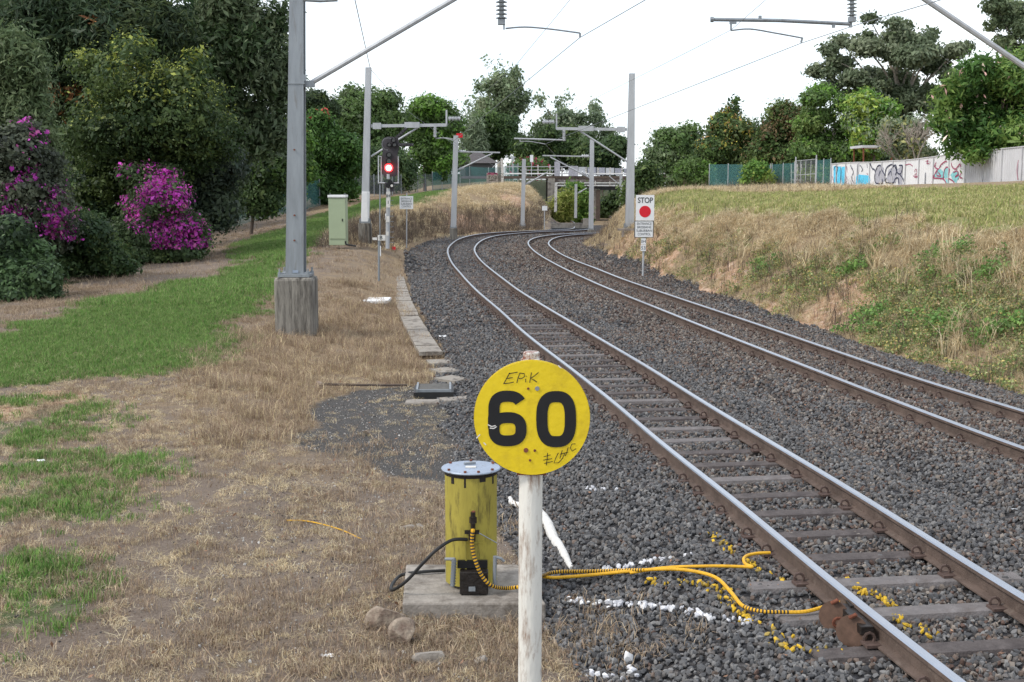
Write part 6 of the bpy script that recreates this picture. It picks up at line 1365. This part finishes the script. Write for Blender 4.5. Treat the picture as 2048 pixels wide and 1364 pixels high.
tree('hedge_bush', 'low hedge behind the bridge railing around the tall white road sign', 'shrub', lobes_from_box(1010, 1110, 320, 352, 8, 20, (.6, .9)), 160, 9000, .25, mid_[:3], 20, trunk=False, flowers=(np.array([(.4, .03, .1)]), .15, allp))
# --- under and beside the bridge
tree('bamboo_clump', 'yellow green bamboo like clump below the left end of the bridge', 'bush', [(1122, 410, 12, 22), (1136, 402, 10, 24), (1126, 428, 14, 16), (1104, 420, 8, 12)], 108, 7000, .2, [(.25, .28, .07), (.32, .32, .10), (.18, .22, .05)], 21, trunk=False, aspect=.2, droop=.3)
tree('hedge_bush', 'bright green bush growing under the middle of the bridge', 'bush', [(1160, 400, 13, 20), (1158, 428, 15, 18), (1168, 436, 9, 12), (1150, 378, 10, 10)], 112, 7000, .2, brt[:3], 22, trunk=False)
tree('hedge_bush', 'dark bushes seen beyond the bridge pier', 'bush', [(1225, 420, 26, 30), (1250, 395, 22, 24), (1215, 445, 20, 16)], 132, 8000, .25, dk + mid_[:1], 23, trunk=False)
tree('hedge_bush', 'green bush where the bridge meets the right bank', 'bush', [(1275, 380, 22, 22), (1300, 370, 22, 22), (1262, 395, 14, 16), (1290, 345, 18, 18)], 100, 11000, .2, mid_, 24, trunk=False)
# --- right mass
tree('broadleaf_tree', 'rounded dark tree at the left end of the right hand treeline', 'tree', lobes_from_box(1290, 1425, 250, 392, 22, 31, (.3, .42)) + [(1330, 275, 24), (1380, 265, 24), (1320, 360, 26)], 122, 34000, .22, gum[:1] + mid_[:3], 31, base=1355)
tree('broadleaf_tree', 'dark tree flecked with yellow seed heads, second in the right treeline', 'tree', lobes_from_box(1395, 1535, 225, 385, 22, 32, (.28, .4)) + [(1465, 225, 18), (1470, 205, 8)], 118, 32000, .21, dk + mid_[:1], 32, base=1465, flowers=(np.array([(.34, .30, .06), (.25, .15, .06)]), .2, lambda p, po: p[:, 2] > 3.5))
tree('broadleaf_tree', 'shaded tree row closing the gap behind the reddish twigged tree', 'tree', lobes_from_box(1400, 1690, 225, 385, 22, 73, (.35, .5)), 135, 14000, .32, dk + mid_[:2], 73, base=1540)
tree('broadleaf_tree', 'reddish twigged green tree above the screened fence', 'tree', lobes_from_box(1495, 1655, 195, 385, 26, 33, (.28, .4)), 114, 30000, .2, mid_ + [(.14, .10, .05)], 33, base=1570, bark='palebark')
tree('broadleaf_tree', 'layered green tree with sky between its tiers, left of the shelter', 'tree', [(1620, 200, 22, 14), (1650, 185, 26, 14), (1612, 250, 26, 16), (1640, 232, 34, 14), (1680, 210, 24, 14), (1650, 275, 46, 16), (1700, 255, 34, 18), (1620, 300, 40, 22), (1680, 310, 44, 26), (1650, 345, 50, 22), (1720, 300, 36, 26)], 106, 30000, .2, mid_ + brt[:1], 34, base=1660, bark='palebark', clus=8)
tree('broadleaf_tree', 'sunny yellow green tree between the tall gum and the shelter', 'tree', lobes_from_box(1685, 1800, 175, 330, 18, 35, (.26, .4)), 103, 24000, .19, brt + pale[:1], 35, base=1735)
tree('gum_tree', 'tall open gum with leaf tufts against the sky, highest of the right trees', 'tree', [(1690, 80, 22, 12), (1660, 98, 18, 12), (1640, 140, 20, 12), (1720, 100, 34, 18), (1690, 125, 30, 16), (1790, 75, 34, 24), (1830, 90, 26, 20), (1775, 50, 12, 8), (1745, 35, 14, 8), (1800, 120, 44, 26), (1760, 150, 40, 24), (1820, 160, 40, 30), (1870, 130, 30, 18), (1900, 105, 26, 14), (1925, 95, 14, 10), (1885, 160, 26, 18), (1700, 160, 30, 16), (1780, 200, 36, 34), (1800, 250, 30, 34), (1730, 200, 34, 20), (1660, 175, 24, 14), (1840, 210, 26, 26), (1815, 50, 16, 10), (1860, 70, 14, 10), (1790, 160, 26, 30), (1805, 200, 30, 30), (1770, 110, 26, 16), (1745, 175, 24, 16), (1850, 190, 26, 18), (1840, 110, 22, 14), (1740, 75, 16, 9), (1670, 120, 14, 8), (1655, 150, 12, 8), (1700, 190, 22, 14)], 118, 42000, .2, gum[:3] + pale[:2], 36, base=1800, clus=10, shell=(.4,.85), bark='palebark', limbs=20, twr=.022, depth=.5)
tree('gum_tree', 'gum branches reaching into the top right corner of the sky', 'tree', [(2030, 20, 34, 20), (1990, 10, 22, 10), (2048, 60, 28, 20), (2010, 85, 18, 12), (2060, 110, 40, 24), (1985, 50, 8, 6), (2090, 40, 40, 40), (2015, 40, 20, 14)], 95, 15000, .19, gum[:3], 37, base=2090, clus=8, bark='palebark', depth=.5)
tree('frangipani_tree', 'nearly bare grey twigged tree behind the shelter and painted fence', 'tree', lobes_from_box(1755, 1880, 212, 325, 16, 38, (.28, .42)), 82, 3600, .15, pale + [(.3, .3, .12)], 38, base=1830, clus=4, limbs=0)
tree('frangipani_tree', 'large glossy frangipani with pink blossoms hanging over the painted fence', 'tree', lobes_from_box(1885, 2130, 120, 312, 26, 39, (.24, .36)) + [(1900, 190, 30), (1940, 140, 34), (1910, 262, 30), (1935, 310, 20), (1912, 296, 18), (2040, 140, 50), (2000, 160, 40), (1975, 250, 40), (2040, 270, 40), (1895, 235, 26)], 68, 40000, .20, [(.05, .11, .025), (.08, .15, .035), (.035, .08, .02), (.13, .2, .05)], 39, base=1990, aspect=.32, clus=8, flowers=(np.array([(.6, .36, .32), (.7, .58, .5)]), .03, facing), fill=.2)
tree('hedge_bush', 'low dark bush left of the screened fence end', 'bush', lobes_from_box(1340, 1428, 318, 386, 10, 40, (.4, .55)), 108, 12000, .18, mid_[:2] + brt[:1], 40, trunk=False)
tree('hedge_bush', 'light green bush bulging over the screened fence', 'bush', [(1512, 345, 22, 22), (1525, 360, 16, 20), (1500, 365, 14, 16)], 96.5, 7000, .16, brt, 41, trunk=False)
tree('broadleaf_tree', 'shaded tree line filling behind the painted fence', 'tree', lobes_from_box(1700, 1900, 290, 372, 16, 42, (.5, .7)), 112, 20000, .25, dk + mid_[:1], 42, base=1800)
tree('broadleaf_tree', 'shaded tree behind the field gate', 'tree', lobes_from_box(1560, 1700, 300, 372, 12, 43, (.5, .7)), 124, 12000, .25, dk, 43, base=1620)
tree('broadleaf_tree', 'dark tree behind the large frangipani at the right edge', 'tree', lobes_from_box(1920, 2160, 180, 350, 16, 44, (.35, .5)), 84, 20000, .22, dk + mid_[:1], 44, base=2060)
# --- left front row
tree('hedge_bush', 'shaded leafy shrub between the two bougainvilleas', 'bush', lobes_from_box(90, 290, 280, 545, 24, 50, (.28, .4)), 47.5, 46000, .095, dk + [(.06, .10, .03)], 50, base=200, trunk=False)
tree('bougainvillea', 'bougainvillea covered in magenta blossom leaning over the verge left of the mast', 'shrub', [(300, 370, 46), (340, 400, 50), (370, 450, 42), (390, 485, 30), (320, 460, 60), (280, 420, 50), (290, 510, 46), (345, 510, 40), (260, 350, 26), (395, 460, 22), (375, 500, 34), (260, 480, 50), (330, 350, 26)], 44, 46000, .085, [(.045, .07, .03), (.06, .09, .035), (.035, .05, .025)], 51, trunk=False, aspect=.6, flowers=(mag, .7, lambda p, po: (po[:, 1] < .6) & (p[:, 2] > .5) & ((p[:, 2] + p[:, 0] * .9) > .3)))
tree('bougainvillea', 'darker bougainvillea with scattered magenta sprays at the far left', 'shrub', lobes_from_box(-80, 140, 250, 560, 20, 52, (.3, .45)) + [(90, 330, 40), (110, 440, 40), (60, 270, 36)], 35, 46000, .08, [(.05, .06, .04), (.07, .08, .05), (.04, .045, .035)], 52, trunk=False, aspect=.6, flowers=(mag, .6, lambda p, po: (po[:, 1] < .4) & (vnoise(p[:, 0], p[:, 2], _noise[0][0], .5) > .45) & (p[:, 2] > .8)))
tree('hedge_bush', 'low dark green bush spreading onto the verge at the left edge', 'bush', [(-60, 560, 80), (10, 545, 60), (60, 575, 46), (30, 600, 50), (95, 600, 34), (-20, 490, 60), (50, 510, 40), (90, 550, 36), (20, 460, 34)], 31, 36000, .08, [(.035, .055, .03), (.05, .08, .035), (.025, .04, .022), (.06, .10, .04)], 53, trunk=False)
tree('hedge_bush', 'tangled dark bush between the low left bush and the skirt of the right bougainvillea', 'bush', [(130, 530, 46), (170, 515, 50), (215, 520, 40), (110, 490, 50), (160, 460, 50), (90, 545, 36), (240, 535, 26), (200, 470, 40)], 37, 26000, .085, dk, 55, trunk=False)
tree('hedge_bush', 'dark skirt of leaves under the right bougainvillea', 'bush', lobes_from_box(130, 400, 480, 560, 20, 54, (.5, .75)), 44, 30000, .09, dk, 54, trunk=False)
# bare branches of the grey frangipani
def bare(px0, py0, d, spread, hgt, label_obj_group=None, seed=1):
    rs = random.Random(seed); b = P(px0, py0, d); b.z = h1(b.x, b.y); e = empty('frangipani_branches', b, 'pale bare forked branches showing among the leaves above the shelter', 'tree'); q = MB(b)
    def grow(p, dr, L, r, lv):
        e_ = p + dr * L; q.tube([p, p.lerp(e_, .5) + Vector((rs.uniform(-.05, .05), 0, 0)) * L, e_], [r, r * .85, r * .7], 5)
        if lv == 0: return
        for _ in range(3):
            nd = (dr + Vector((rs.uniform(-1, 1), rs.uniform(-1, 1), rs.uniform(-.1, .6))) * .75).normalized(); grow(e_, nd, L * rs.uniform(.6, .8), r * .66, lv - 1)
    for k in range(3): grow(b, Vector((rs.uniform(-.4, .4), rs.uniform(-.3, .3), 1)).normalized(), hgt, .09, 5)
    q.build('branch', M['palebark'], e)
bare(1825, 372, 81, 1, 1.45)
